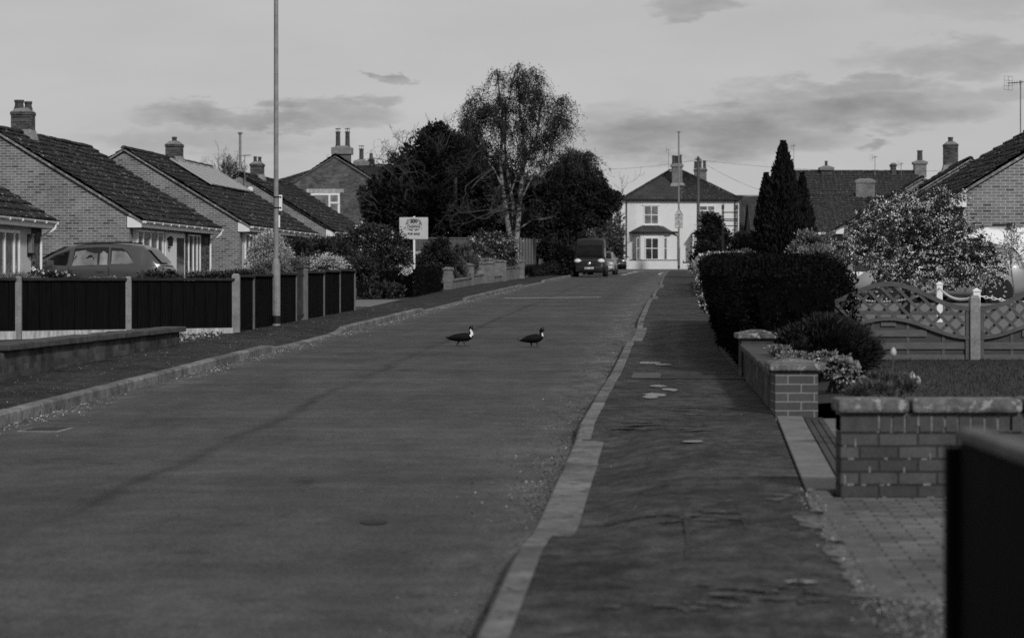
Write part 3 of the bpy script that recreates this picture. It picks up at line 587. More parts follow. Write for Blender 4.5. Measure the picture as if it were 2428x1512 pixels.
def ridge_tiles(mb, a, b, r=.12, L=.42, n=7):
    a, b = Vector(a), Vector(b); d = b-a; k = max(1, int(d.length/L)); d.normalize(); sd = d.cross(Vector((0,0,1))).normalized(); up = sd.cross(d); L = (b-a).length/k
    for i in range(k):
        j = random.gauss(0, .006); p0 = a+d*(L*i)+up*j; p1 = a+d*(L*(i+1)-.012)+up*(j+random.gauss(0, .003)); vs = []
        for p in (p0, p1):
            for q in range(n): t_ = math.pi*q/(n-1); vs.append(p + sd*math.cos(t_)*r + up*(math.sin(t_)*r*.85-.02))
        mb.add(vs, [(q, q+1, n+q+1, n+q) for q in range(n-1)] + [tuple(range(n))[::-1], tuple(range(n, 2*n))])
def chimney(par, c, w, d, z0, z1, pots, mat='brick_chimney', cap=.07, capz=.16, potr=.12, flue='cement', cowls=False, taper=True, flash=True, capmat='brick_chimney'):
    """stack between z0 and z1 with a projecting cap, mortar flaunching and pots [(dx,dy,h,r)]"""
    x, y = c; mb = MB(); mb.box(x-w/2, x+w/2, y-d/2, y+d/2, z0, z1-capz); ch = mb.build('chimney', mat, par, bevel=.01)
    mb = MB(); mb.box(x-w/2-cap, x+w/2+cap, y-d/2-cap, y+d/2+cap, z1-capz, z1); mb.build('chimney_cap', capmat, ch, bevel=.015)
    mb = MB(); mb.frus((x, y, z1), w/2+cap*.6, d/2+cap*.6, (x, y, z1+.13), w/2*.55, d/2*.55); mb.build('flaunching', flue, ch, bevel=.02)
    for dx, dy, h, r in pots:
        mb = MB(); mb.lathe([(r*1.1, 0), (r*1.08, .05), (r*.92, .1), (r*.84, h-.08), (r*1.0, h-.07), (r*1.0, h), (r*.7, h), (r*.68, h-.15)], (x+dx, y+dy, z1+.07), 14)
        if cowls:
            for a in range(4): mb.box(x+dx+math.cos(a*1.57)*r*.7-.012, x+dx+math.cos(a*1.57)*r*.7+.012, y+dy+math.sin(a*1.57)*r*.7-.012, y+dy+math.sin(a*1.57)*r*.7+.012, z1+.07+h, z1+.07+h+.17)
            mb.cyl((x+dx, y+dy), r*1.15, z1+h+.24, z1+h+.27)
        mb.build('chimney_pot', 'pot', ch, True)
    if flash: mb = MB(); mb.box(x-w/2-.03, x+w/2+.03, y-d/2-.03, y+d/2+.03, z0, z0+.01+(z1-z0)*.0+.14); 
    return ch
def aerial(par, x, y, z0, z1, mat='steel', yaw=0., kind=0, L=.9):
    mb = MB(); mb.tube([(x, y, z0), (x, y, z1)], .022, 6); c, s_ = math.cos(yaw), math.sin(yaw)
    def P(a, b, h): return (x+a*c-b*s_, y+a*s_+b*c, z1+h)
    mb.tube([P(-L*.45, 0, -.06+kind*.05), P(L*.55, 0, -.06)], .014, 5)
    for i in range(9 if kind == 0 else 5): a = -L*.4+L*.9*i/(8 if kind == 0 else 4); q = .1+.012*i; mb.tube([P(a, -q, -.06), P(a, q, -.06)], .008, 4); mb.tube([P(a, 0, -.06-q*.55), P(a, 0, -.06+q*.55)], .006, 4)
    for h in (-.3, -.15, .03, .18): mb.tube([P(L*.55, -.22, h), P(L*.55, .22, h)], .008, 4)
    mb.tube([P(L*.55, 0, -.3), P(L*.55, 0, .18)], .01, 4); mb.tube([P(L*.55, -.22, -.3), P(L*.55, -.22, .18)], .007, 4); mb.tube([P(L*.55, .22, -.3), P(L*.55, .22, .18)], .007, 4)
    return mb.build('aerial', mat, par)
def side_window(par, m, y0, y1, z0, z1, bars, pane='glass', x=0., name='window', fw=.06, sill=True, trans=()):
    """frame on the street side of a house (plane x), mullions at y fractions; pane as sub-part"""
    mb = MB(); X0, X1 = sorted((m*(x-.05), m*(x+.045)))
    mb.box(X0, X1, y0, y1, z1-fw, z1); mb.box(X0, X1, y0, y1, z0, z0+fw); mb.box(X0, X1, y0, y0+fw, z0+fw, z1-fw); mb.box(X0, X1, y1-fw, y1, z0+fw, z1-fw)
    for b in bars: yb = y0+(y1-y0)*b; mb.box(X0, X1, yb-fw*.6, yb+fw*.6, z0+fw, z1-fw)
    for b in trans: zb = z0+(z1-z0)*b; mb.box(X0+.004, X1-.004, y0+fw, y1-fw, zb-fw*.4, zb+fw*.4)
    if sill: xs = sorted((m*x, m*(x+.13))); mb.box(xs[0], xs[1], y0-.06, y1+.06, z0-.05, z0-.002)
    f = mb.build(name, 'upvc', par, bevel=.006); mb = MB(); xs = sorted((m*(x-.02), m*(x+.012))); mb.box(xs[0], xs[1], y0+.02, y1-.02, z0+.02, z1-.02); mb.build('pane', pane, f); return f
def front_window(par, x0, x1, y, z0, z1, vb=(), hb=(), pane='glass', mat='upvc', fw=.06, sill=None, sillmat='white', name='window'):
    """window in a wall facing the camera (plane y, outside is -y)"""
    mb = MB(); mb.box(x0, x1, y-.05, y+.05, z1-fw, z1); mb.box(x0, x1, y-.05, y+.05, z0, z0+fw); mb.box(x0, x0+fw, y-.05, y+.05, z0+fw, z1-fw); mb.box(x1-fw, x1, y-.05, y+.05, z0+fw, z1-fw)
    for b in vb: mb.box(x0+(x1-x0)*b-fw*.45, x0+(x1-x0)*b+fw*.45, y-.047, y+.047, z0+fw, z1-fw)
    for b in hb: mb.box(x0+fw, x1-fw, y-.052, y+.044, z0+(z1-z0)*b-fw*.5, z0+(z1-z0)*b+fw*.5)
    f = mb.build(name, mat, par, bevel=.006); mb = MB(); mb.box(x0+.02, x1-.02, y-.02, y+.02, z0+.02, z1-.02); mb.build('pane', pane, f)
    if sill: mb = MB(); mb.box(x0-sill, x1+sill, y-.14, y-.003, z0-.09, z0-.003); mb.build('sill', sillmat, f, bevel=.01)
    return f
TAN = .607; EZ = 2.38; OV = .38; HW = 4.5
def bungalow(label, X, Y, L, ang, m=1, roofmat='tile', wall='brick_buff', z=None, front=None, chim=None, verge='verge', spc=4, group='bungalows along the street', fasc=True, boxend=True):
    t = thing('bungalow', label, 'house', (X, Y, gz(Y)+.02 if z is None else z), -ang, group); xr = OV-HW; zr = EZ+HW*TAN; wz = EZ+OV*TAN-.13; XB = 2*xr
    mb = MB(); pent = [(0, 0, -.3), (m*XB, 0, -.3), (m*XB, 0, wz), (m*xr, 0, zr-.15), (0, 0, wz)]; mb.extr(pent if m < 0 else pent[::-1], (0, L, 0)); mb.build('wall', wall, t)
    c = 1/math.hypot(1, TAN); U = Vector((-m*c, 0, TAN*c)); N = Vector((m*TAN*c, 0, c)); W = HW/c; mb = MB(); tiles(mb, (m*OV, -.045, EZ), (0, 1, 0), U, N, L+.09, W, spc=spc)
    U2 = Vector((m*c, 0, TAN*c)); N2 = Vector((-m*TAN*c, 0, c)); tiles(mb, (m*(2*xr-OV), L+.07, EZ), (0, -1, 0), U2, N2, L+.14, W, spc=2)
    for yy in (-.07, L+.07-.001):    # underlay slab so that the roof has a real thickness
        pass
    mb.add([(m*OV, -.06, EZ-.05), (m*xr, -.06, zr-.05), (m*(2*xr-OV), -.06, EZ-.05), (m*OV, L+.06, EZ-.05), (m*xr, L+.06, zr-.05), (m*(2*xr-OV), L+.06, EZ-.05)], [(0,1,4,3), (1,2,5,4)])
    mb.build('roof', roofmat, t)
    mb = MB(); ridge_tiles(mb, (m*xr, -.09, zr+.01), (m*xr, L+.09, zr+.01)); mb.build('ridge_tiles', roofmat, t)
    mb = MB()
    for yy in (-.075, L+.04):
        mb = MB()
        for a, b in (((m*OV, EZ-.055), (m*xr, zr-.055)), ((m*xr, zr-.055), (m*(2*xr-OV), EZ-.055))): mb.bar((a[0], yy+.015, a[1]), (b[0], yy+.015, b[1]), .06, .05, up=(0, 1, 0))
        mb.build('verge', verge, t, jitter=.004)
    mb = MB(); xs = sorted((m*(OV-.06), m*(OV-.035))); mb.box(xs[0], xs[1], .02, L-.02, EZ-.20, EZ-.015); xs = sorted((m*.02, m*(OV-.06))); mb.box(xs[0], xs[1], .02, L-.02, EZ-.20, EZ-.18)
    if boxend:
        for yy in (-.055, L+.005): mb.extr([(m*-.05, yy, EZ-.22), (m*(OV-.02), yy, EZ-.22), (m*(OV-.02), yy, EZ-.03), (m*-.05, yy, EZ+.10)], (0, .05, 0))
    mb.build('fascia', 'white', t)
    mb = MB(); r = .058; k = 7; vs = []
    for yy in (.03, L+.05):
        for i in range(k): a = math.pi*(1+i/(k-1)); vs.append((m*(OV+.03)+r*math.cos(a), yy, EZ-.03+r*math.sin(a)))
    mb.add(vs, [(i, i+1, k+i+1, k+i) for i in range(k-1)] + [tuple(range(k)), tuple(range(k, 2*k))[::-1]])
    nb = int(L/1.1)
    for i in range(nb+1): yy = .1+i*(L-.2)/nb; mb.box(*sorted((m*(OV-.03), m*(OV+.098))), yy-.009, yy+.009, EZ-.096, EZ-.03)
    mb.build('gutter', 'upvc', t)
    mb = MB(); mb.tube([(m*(OV+.03), L-.12, EZ-.09), (m*(OV+.02), L-.14, EZ-.2), (m*.07, L-.25, EZ-.42), (m*.06, L-.25, .02)], .036, 8); mb.build('downpipe', 'upvc', t, True)
    if chim:
        y, w, d, z1, pots, kw = chim; chimney(t, (m*xr, y), w, d, zr-.5, z1, pots, **kw)
        mb = MB(); mb.frus((m*xr, y, zr-.32), w/2+.12, d/2+.12, (m*xr, y, zr+.10), w/2+.01, d/2+.015); mb.build('flashing', 'lead', t)
    return t
# --- first bungalow on the left: its far street corner
b0 = bungalow('left-edge bungalow, only its tiled roof corner and white gutter over a cream wall showing', -12.38, 50.2, 10.6, .05)
# --- second
b1 = bungalow('buff brick bungalow with one twin-pot chimney, its gable behind the grey people carrier', -11.08, 70, 11, .088, chim=(3.3, .62, .5, 5.75, [(-.12, 0, .30, .15), (.14, .08, .26, .12)], dict(capz=.10, cap=.02, flue='cement')))
b2 = bungalow('buff brick bungalow with solar panels laid on its street-side roof slope', -9.58, 85, 14.2, .09, chim=(7.7, .60, .5, 5.68, [(0, 0, .22, .10)], dict(capz=.1, cap=.02)))
b3 = bungalow('brick bungalow with a dark edged roof in front of the tall brick house', -8.56, 112, 13, .095, chim=(4.1, .60, .5, 5.72, [(-.1, 0, .30, .09), (.12, 0, .28, .09)], dict(capz=.12, cap=.03)), verge='tile', spc=3)
# fronts (local y runs away from the camera along each house)
def front_kit(t, L, w1, dr, w2, lamp=True):
    zt = EZ-.26
    mb = MB(); mb.box(.004, .02, w1[0]-.35, dr[1]+.05, .0, EZ-.21); mb.build('wall', 'cream', t)
    side_window(t, 1, w1[0], w1[1], .72, zt, w1[2], 'glass_pale', .03)
    mb = MB(); mb.box(.02, .05, w1[0], w1[1], .05, .66); mb.build('apron_panel', 'upvc', t)
    mb = MB(); mb.box(.02, .06, dr[0], dr[1], .05, zt); d = mb.build('door', 'white', t, bevel=.01); mb = MB(); mb.box(.061, .066, dr[0]+.55*(dr[1]-dr[0]), dr[1]-.16, .25, zt-.15); mb.build('pane', 'glass', d); mb = MB(); mb.box(.06, .11, dr[0]+.1, dr[0]+.14, 1.0, 1.14); mb.build('handle', 'chrome', d)
    side_window(t, 1, w2[0], w2[1], .55, zt, w2[2], 'glass', .01)
    mb = MB(); mb.box(.004, .016, dr[1]+.06, L-.005, .0, EZ-.21); mb.build('wall', 'brick_dark', t)
    if lamp:
        mb = MB(); y = dr[0]+.25; mb.box(.06, .16, y-.03, y+.03, 1.62, 1.66); mb.frus((.15, y, 1.68), .05, .05, (.15, y, 1.92), .075, .075); mb.frus((.15, y, 1.92), .09, .09, (.15, y, 2.0), .02, .02); mb.build('wall_lantern', 'black', t)
front_kit(b1, 11, (.75, 4.0, (.22, .5, .78)), (4.35, 7.0), (7.6, 9.35, (.4, .72)))
mb = MB(); mb.box(.016, .03, 7.5, 9.45, .0, EZ-.21); mb.build('wall', 'brick_dark', b1) if False else None
front_kit(b2, 14.2, (.8, 3.6, (.25, .5, .75)), (4.0, 6.4), (7.4, 9.6, (.4, .7)))
front_kit(b3, 13, (.8, 3.6, (.25, .5, .75)), (4.0, 6.4), (7.4, 9.6, (.4, .7)), False)
mb = MB(); mb.box(.004, .02, 2.2, 9.55, .0, EZ-.21); mb.build('wall', 'cream', b0); mb = MB(); mb.box(.004, .03, 9.55, 10.6, .0, EZ-.21); mb.build('wall', 'brick_dark', b0)
side_window(b0, 1, 4.6, 8.25, .25, EZ-.3, (.30, .62, .86), 'glass_pale', .04, fw=.075)
mb = MB(); mb.box(.02, .13, 9.2, 9.42, 1.55, 1.98); mb.box(.02, .15, 9.18, 9.44, 1.98, 2.02); mb.build('wall_lantern', 'glass_mid', b0, bevel=.01); mb = MB(); mb.frus((.08, 9.31, 1.46), .02, .03, (.08, 9.31, 1.545), .06, .115); mb.box(.02, .035, 9.16, 9.46, 1.46, 2.0); mb.build('lantern_frame', 'black', b0)
# a white box end + bit of lower eave on the third bungalow, telephone bracket, satellite disc
mb = MB(); mb.lathe([(.02, 0), (.10, -.02), (.13, -.03), (.13, -.05), (.02, -.06)], (-3.6, -.02, 4.35), 14, axis='y'); mb.build('alarm_box', 'white', b3)
aerial(b3, -3.85, -.12, 3.7, 5.95, yaw=2.6, kind=1, L=.8)
mb = MB(); mb.box(.0, .5, 13.1, 17.5, EZ-.55, EZ-.25); mb.build('porch_eave', 'white', b3)
# solar array on the second roof
c_ = 1/math.hypot(1, TAN); U_ = Vector((-c_, 0, TAN*c_)); N_ = Vector((TAN*c_, 0, c_)); rg0 = Vector((OV-HW, 0, EZ+HW*TAN))
for k in range(6):
    y0, y1 = 5.2+k*1.27, 5.2+k*1.27+1.22; P = [rg0 - U_*w_ + N_*.13 + Vector((0, y, 0)) for w_, y in ((2.25, y0), (2.25, y1), (.42, y1), (.42, y0))]
    mb = MB(); mb.extr([p for p in P], N_*-.04); pn = mb.build('solar_panel', 'solar', b2)
    mb = MB()
    for i in range(4): mb.bar(P[i]+N_*.004, P[(i+1) % 4]+N_*.004, .045, .05, up=N_)
    for f in (.33, .66): mb.bar(P[0].lerp(P[1], f)+N_*.002, P[3].lerp(P[2], f)+N_*.002, .012, .012, up=N_)
    mb.build('panel_frame', 'frame_alu', pn)
# --- the tall brick house behind
t = thing('brick_house', 'tall brown brick house with a front gable and chimneys carrying capped pots', 'house', (sx(795, 150), 150, gz(150)), -.02); pm = 5733/150
def hx(x): return (x-795)/pm
def hz(y): return sz(y, 150)-gz(150)
mb = MB(); ra, re_ = hz(368), hz(437); hw = 2.75
mb.extr([(-hw, 0, -.3), (hw, 0, -.3), (hw, 0, re_+.22), (0, 0, ra-.08), (-hw, 0, re_+.22)], (0, 5, 0)); mb.box(-4.4, 6.2, 3, 10, -.3, re_); mb.build('wall', 'brick_brown', t)
mb = MB(); c2 = 1/math.hypot(1, (ra-re_)/hw); 
for sg in (-1, 1):
    u = Vector((-sg*c2, 0, (ra-re_)/hw*c2)); tiles(mb, (sg*(hw+.15), -.1 if sg > 0 else 5.5, re_), (0, sg, 0), u, Vector((sg*u.z, 0, c2)), 5.6, (hw+.15)/c2, g=.3, spc=3)
zr2 = hz(381)
def hip(w_, W=math.hypot(4, zr2-re_)): f = w_/W; return (4.3*f*.88, 11.2-4.3*f*.88)
u = Vector((0, 4/math.hypot(4, zr2-re_), (zr2-re_)/math.hypot(4, zr2-re_))); tiles(mb, (-4.8, 2.7, re_), (1, 0, 0), u, Vector((0, -u.z, u.y)), 11.2, math.hypot(4, zr2-re_), g=.3, spc=3, top=hip)
mb.add([(-4.8, 2.7, re_), (-4.8+3.8, 6.7, zr2), (-4.8, 10.7, re_), (6.4, 2.7, re_), (2.6, 6.7, zr2), (6.4, 10.7, re_)], [(0,1,2), (3,5,4), (1,4,5,2)]); mb.build('roof', 'tile_far', t)
mb = MB(); ridge_tiles(mb, (-4.8, 2.7, re_+.05), (-1.0, 6.7, zr2+.03), .13); ridge_tiles(mb, (-1, 6.7, zr2+.03), (2.6, 6.7, zr2+.03), .13); ridge_tiles(mb, (6.4, 2.7, re_+.05), (2.6, 6.7, zr2+.03), .13); mb.build('ridge_tiles', 'tile', t)
mb = MB()
for sg in (-1, 1): mb.bar((sg*(hw+.15), -.11, re_-.06), (0, -.11, ra-.06), .04, .06, up=(0, 1, 0))
mb.build('verge', 'cement', t)
chimney(t, (hx(804), 2.2), 1.05, .8, ra-1.2, hz(346), [(-.27, 0, .95, .16), (.33, 0, .95, .16)], cap=.13, capz=.42, cowls=True, capmat='cement', mat='brick_brown')
chimney(t, (hx(836), 6.7), .8, .7, zr2-.4, hz(370), [(0, 0, .75, .16)], cap=.1, capz=.3, cowls=True, capmat='cement', mat='brick_brown')
aerial(t, hx(769), 6.5, zr2-.1, hz(361), yaw=2.8, kind=1, L=.8)
front_window(t, hx(737), hx(806), -.02, hz(523), hz(458), (.64,), (), 'glass_mid', fw=.13); mb = MB(); mb.box(hx(779), hx(806), -.085, -.03, hz(481)-.05, hz(481)+.05); mb.build('window_bar', 'upvc', t)
mb = MB(); mb.box(hx(726), hx(815), -.05, .1, hz(457.2), hz(448)); mb.build('lintel', 'gravelboard', t, bevel=.01)
# --- right side bungalows (mirror images)
RG = lambda Y: gz(Y)+.24
bungalow('brick bungalow nearest on the right, big plain gable above the white van', 11.22, 60, 12, .04, -1, z=gz(60)+.43)
rA = bungalow('right-hand brick bungalow with a tall aerial on its gable peak', 13.68, 85, 11, .075, -1, z=RG(85))
mbA = aerial(rA, 4.12, -.18, 3.9, 5.11+2.1, yaw=2.3, kind=0, L=1.0)
bungalow('right-hand bungalow with a square single-pot chimney, half behind the one with the aerial', 14.98, 101, 11, .08, -1, z=RG(101), chim=(8.2, .62, .6, 6.15, [(0, 0, .26, .12)], dict(capz=.08, cap=.02)), spc=3)
bungalow('most distant right-hand bungalow, only its roof edge showing over the blossom', 17.38, 127, 12, .085, -1, z=RG(127), spc=2)
# --- long tiled terrace roofs beyond the cypress
def long_roof(label, x0, x1, Y, ridge, eave, chims, mat, run=4.5, rmat='cement', depth=8, aer=()):
    X0, X1 = sx(x0, Y), sx(x1, Y); zb = gz(min(Y, 205)); t = thing('terrace_house', label, 'house', (X0, Y, zb)); zr_, ze = sz(ridge, Y+run)-zb, sz(eave, Y)-zb; L = X1-X0; mb = MB()
    mb.extr([(.15, .3, -.3), (.15, 2*run-.3, -.3), (.15, 2*run-.3, ze), (.15, run, zr_-.1), (.15, .3, ze)], (L-.3, 0, 0)); mb.build('wall', 'brick_brown', t)
    W = math.hypot(run, zr_-ze); u = Vector((0, run/W, (zr_-ze)/W)); mb = MB(); tiles(mb, (0, 0, ze), (1, 0, 0), u, Vector((0, -u.z, u.y)), L, W, g=.34, roll=.33, spc=4, amp=.03, step=.045, jit=.012); mb.add([(0, run, zr_), (L, run, zr_), (L, 2*run, ze), (0, 2*run, ze)], [(0,1,2,3)]); mb.build('roof', mat, t)
    mb = MB(); ridge_tiles(mb, (0, run, zr_), (L, run, zr_), .14, .45); mb.build('ridge_tiles', 'tile_far', t); mb = MB(); mb.box(0, L, -.08, -.03, ze-.22, ze-.05); mb.build('fascia', rmat, t)
    for (cx_, w_, y1, pots, kw) in chims: chimney(t, (sx(cx_, Y+run)-X0, run), w_, .8, zr_-.5, sz(y1, Y+run)-zb, pots, **kw)
    for (ax, ay, az_) in aer: aerial(t, sx(ax, Y+run)-X0, run-.6, zr_-1.4, sz(ay, Y+run)-zb, yaw=1.9, kind=1, L=.8)
    return t
long_roof('long terrace with the higher mottled pantile roof beyond the cypress', 1884, 2199, 190, 406, 500, [(1959, .9, 397, [(0, 0, .45, .13)], dict(cap=.14, capz=.25, capmat='cement')), (2181, .95, 384, [(0, 0, .85, .24)], dict(cap=.1, capz=.2, mat='cement', capmat='cement')), (2118, .35, 390, [], {})], 'tile_far', aer=[(2072, 372, 0), (2134, 388, 0), (1880, 345, 0)])
long_roof('terrace with the lower mottled roof and a broad pale chimney, right of the cypress', 1884, 2150, 168, 461, 549, [(2050, 1.35, 428, [], dict(cap=.06, capz=.2, mat='brick_pale', capmat='cement'))], 'tile_far', rmat='white')
long_roof('dark low roof just right of the white house', 1742, 1812, 228, 465, 549, [], 'tile_plain', run=3)
long_roof('dark steep roof between the white house and the cypress, topped by a stub', 1779, 1850, 222, 474, 545, [(1785, 2.0, 466, [], dict(cap=.02, capz=.1, mat='tile_plain', capmat='tile_plain'))], 'tile_plain', run=3)
# ---------------------------------------------------------------- white house at the end of the street
Yh = 205.0; kk = .00981; X0h = sx(1472, Yh); t = thing('white_house', 'white two-storey house with hipped roof and canted bay closing the street', 'house', (X0h, Yh, gz(Yh)))
def wx(x): return (x-503)*kk
def wz(y): return (1250-y)*kk
W_ = wx(1525); EZh = wz(650)
mb = MB(); mb.box(0, W_, 0, 9, -.3, EZh); mb.build('wall', 'render', t)
apx0, apx1, apz, run = wx(955), wx(1058), wz(383), 4.5; e0, e1 = wx(528)-.2, W_+.15; Wl = math.hypot(run, apz-EZh); u = Vector((0, run/Wl, (apz-EZh)/Wl))
split = wx(1030)
def hipL(w_): f = w_/Wl; return ((apx0-e0)*f, split-e0)
def hipR(w_): f = w_/Wl; return (0, (e1-split)+(apx1-e1)*f)
mb = MB(); tiles(mb, (e0, -.28, EZh-.02), (1, 0, 0), u, Vector((0, -u.z, u.y)), split-e0, Wl, g=.30, roll=.3, amp=.004, step=.03, spc=2, top=hipL)
mb.add([(e0, -.28, EZh-.02), (apx0, run-.28, apz), (apx0, 9, apz), (e0, 9.3, EZh-.02)], [(0,3,2,1)]); mb.build('roof', 'tile_plain', t)
mb = MB(); tiles(mb, (split, -.28, EZh-.02), (1, 0, 0), u, Vector((0, -u.z, u.y)), e1-split, Wl, g=.33, roll=.3, amp=.03, step=.04, spc=4, jit=.012, top=hipR)
mb.add([(e1, -.28, EZh-.02), (apx1, run-.28, apz), (apx1, 9, apz), (e1, 9.3, EZh-.02)], [(0,1,2,3)]); mb.build('roof', 'tile_far', t)
mb = MB(); ridge_tiles(mb, (e0, -.25, EZh+.05), (apx0, run-.25, apz+.05), .12); ridge_tiles(mb, (e1, -.25, EZh+.05), (apx1, run-.25, apz+.05), .12); ridge_tiles(mb, (apx0, run-.25, apz+.05), (apx1, run-.25, apz+.05), .12); mb.build('ridge_tiles', 'tile', t)
mb = MB(); mb.box(e0, e1, -.36, -.24, EZh-.10, EZh+.02); mb.build('gutter', 'black', t)
mb = MB(); mb.box(wx(560), W_, -.03, 0.0, EZh-.16, EZh-.12); mb.build('eaves_band', 'cement', t)
c1 = chimney(t, (wx(1005), 2.4), wx(1050)-wx(960), .75, wz(530), wz(340), [(-.27, 0, .72, .17), (.02, .2, .7, .15), (.26, 0, .78, .17)], mat='brick_pale', cap=.1, capz=.2, flash=False, capmat='cement')
mb = MB(); mb.frus((wx(1008), 2.3, wz(540)), .72, .55, (wx(1008), 2.4, wz(500)), .5, .42); mb.build('flashing', 'lead', t)
c2 = chimney(t, (wx(1235), 5.6), 1.02, .8, wz(520), wz(365), [(-.42, 0, .62, .14), (-.02, 0, .68, .15), (.36, 0, .68, .15)], mat='brick_pale', cap=.06, capz=.2, capmat='brick_chimney')
aerial(t, wx(945), 4.3, apz-.3, wz(192), yaw=3.0, kind=1, L=.35)
front_window(t, wx(703), wx(830), -.0, wz(868), wz(704), (.5,), (.5,), 'glass_pale', 'white', fw=.07, sill=.12)
mb = MB(); mb.box(wx(690), wx(842), -.08, .02, wz(704)+.003, wz(694)); mb.build('lintel', 'white', t)
front_window(t, wx(1176), wx(1320), -.0, wz(870), wz(702), (.52,), (.72,), 'glass_pale', 'white', fw=.10, sill=.08)
# canted bay
bx0, bx1, bz = wx(612), wx(922), wz(940); pa = [(bx0, 0), (bx0+.55, -.75), (bx1-.55, -.75), (bx1, 0)]; mb = MB()
mb.add([(x, y, z) for z in (-.3, bz) for x, y in pa], [(0,1,5,4), (1,2,6,5), (2,3,7,6), (4,5,6,7)]); bay = mb.build('bay', 'render', t)
ea = [(wx(578), -.0), (wx(640), -1.0), (wx(905), -1.0), (wx(955), 0)]; tp = [(wx(672), 0), (wx(700), -.05), (wx(850), -.05), (wx(868), 0)]; mb = MB()
mb.add([(x, y, bz+.08) for x, y in ea] + [(x, y, wz(882)) for x, y in tp] + [(x, y, bz-.02) for x, y in ea], [(0,1,5,4), (1,2,6,5), (2,3,7,6), (8,9,1,0), (9,10,2,1), (10,11,3,2)]); mb.build('bay_roof', 'tile_plain', t)
mb = MB(); 
for i in range(3): mb.bar((ea[i][0], ea[i][1]-.03, bz+.03), (ea[i+1][0], ea[i+1][1]-.03, bz+.03), .1, .1)
mb.bar((wx(950), -.05, bz+.06), (wx(1000), -.05, bz+.05), .09, .12); mb.tube([(wx(945), -.08, bz-.03), (wx(985), -.08, bz-.18), (wx(998), -.08, bz-.25), (wx(998), -.08, .6)], .04, 6); mb.build('bay_gutter', 'black', t)
front_window(t, wx(708), wx(826), -.76, wz(1174), wz(984), (.5,), (.52,), 'glass', 'white', fw=.07, sill=.05)
for xa, xb in ((634, 664), (868, 900)): front_window(t, wx(xa), wx(xb), -.60, wz(1174), wz(984), (), (.52,), 'glass_pale', 'white', fw=.05)
for i, (x, ya, yb) in enumerate([(552, 660, 1150), (1488, 690, 1250)]): mb = MB(); mb.tube([(wx(x+14*(1 if i else .4)), -.30, EZh-.08), (wx(x), -.09, EZh-.35), (wx(x), -.09, wz(yb))], .045, 6); mb.build('downpipe', 'black', t)
mb = MB(); mb.add([(wx(1105), -1.2, wz(955)), (wx(1300), -1.2, wz(955)), (wx(1300), 0, wz(905)), (wx(1175), 0, wz(905)), (wx(1105), 0, wz(955)), (wx(1300), 0, wz(955))], [(0,1,2,3), (0,3,4), (0,4,5,1)]); mb.build('porch_roof', 'tile_plain', t); mb = MB(); mb.box(wx(1110), wx(1300), -1.15, -1.05, wz(965), wz(956)); mb.build('porch_fascia', 'white', t)
mb = MB(); mb.box(wx(1120), wx(1300), -1.1, -.01, -.3, wz(966)); mb.build('porch', 'render', t); front_window(t, wx(1138), wx(1185), -1.1, wz(1130), wz(1025), (), (), 'glass', 'white', fw=.06)
# its low white front wall
t = thing('front_wall', 'low white boundary wall with a dark coping line under the bay window', 'wall', (X0h, Yh-1.6, gz(Yh-1.6))); k3 = 1.0
mb = MB(); mb.box(wx(566), wx(997), 0, .22, -.3, wz(1178)); mb.build('wall', 'render', t); mb = MB(); mb.box(wx(566), wx(999), -.03, .25, wz(1178), wz(1172)); mb.build('coping', 'black', t)
mb = MB(); mb.box(wx(526), wx(566), -.05, .32, -.3, wz(1150)); mb.build('pier', 'render', t); mb = MB(); mb.frus((wx(546), .135, wz(1150)), .24, .24, (wx(546), .135, wz(1142)), .05, .05); mb.build('pier_cap', 'black', t); mb = MB(); mb.box(wx(536), wx(549), -.06, -.051, wz(1171), wz(1160)); mb.build('number_plate', 'ink', t)
t = thing('front_wall', 'short low white wall right of the speed-hump sign column', 'wall', (X0h+wx(1028), Yh-1.6, gz(Yh-1.6))); mb = MB(); mb.box(0, wx(1105)-wx(1028), 0, .22, -.3, wz(1200)); mb.build('wall', 'render', t); mb = MB(); mb.box(0, wx(1105)-wx(1028), -.03, .25, wz(1200), wz(1190)); mb.box(0, .06, -.03, .25, wz(1190), wz(1175)); mb.build('coping', 'black', t)
# carport to the left
t = thing('garage', 'dark open-fronted garage with pale bargeboards beside the white house', 'garage', (sx(1445, 200), 200, gz(200))); q = 1/(3.644*5733/200)
gx = lambda x: (x-452)*q
gh = lambda y: (1245-y)*q
mb = MB(); mb.box(gx(330), gx(346), 0, 6, -.2, gh(985)); mb.box(gx(560), gx(575), 0, 6, -.2, gh(985)); mb.box(gx(330), gx(575), 5.9, 6, -.2, gh(985)); mb.extr([(gx(325), -.0, gh(985)), (gx(580), -.0, gh(985)), (gx(452), -.0, gh(886))], (0, .1, 0)); mb.build('wall', 'fence_black', t)
mb = MB(); mb.bar((gx(322), -.06, gh(990)), (gx(452), -.06, gh(884)), .05, .12, up=(0, 1, 0)); mb.bar((gx(582), -.06, gh(990)), (gx(452), -.06, gh(884)), .05, .12, up=(0, 1, 0)); mb.build('bargeboard', 'cream', t)
mb = MB(); mb.add([(gx(318), -.1, gh(990)), (gx(452), -.1, gh(880)), (gx(586), -.1, gh(990)), (gx(318), 6, gh(990)), (gx(452), 6, gh(880)), (gx(586), 6, gh(990))], [(0,1,4,3), (1,2,5,4)]); mb.build('roof', 'tile_plain', t); mb = MB(); mb.box(gx(346), gx(560), -.02, .0, gh(1066), gh(1060)); mb.build('door_rail', 'white', t)
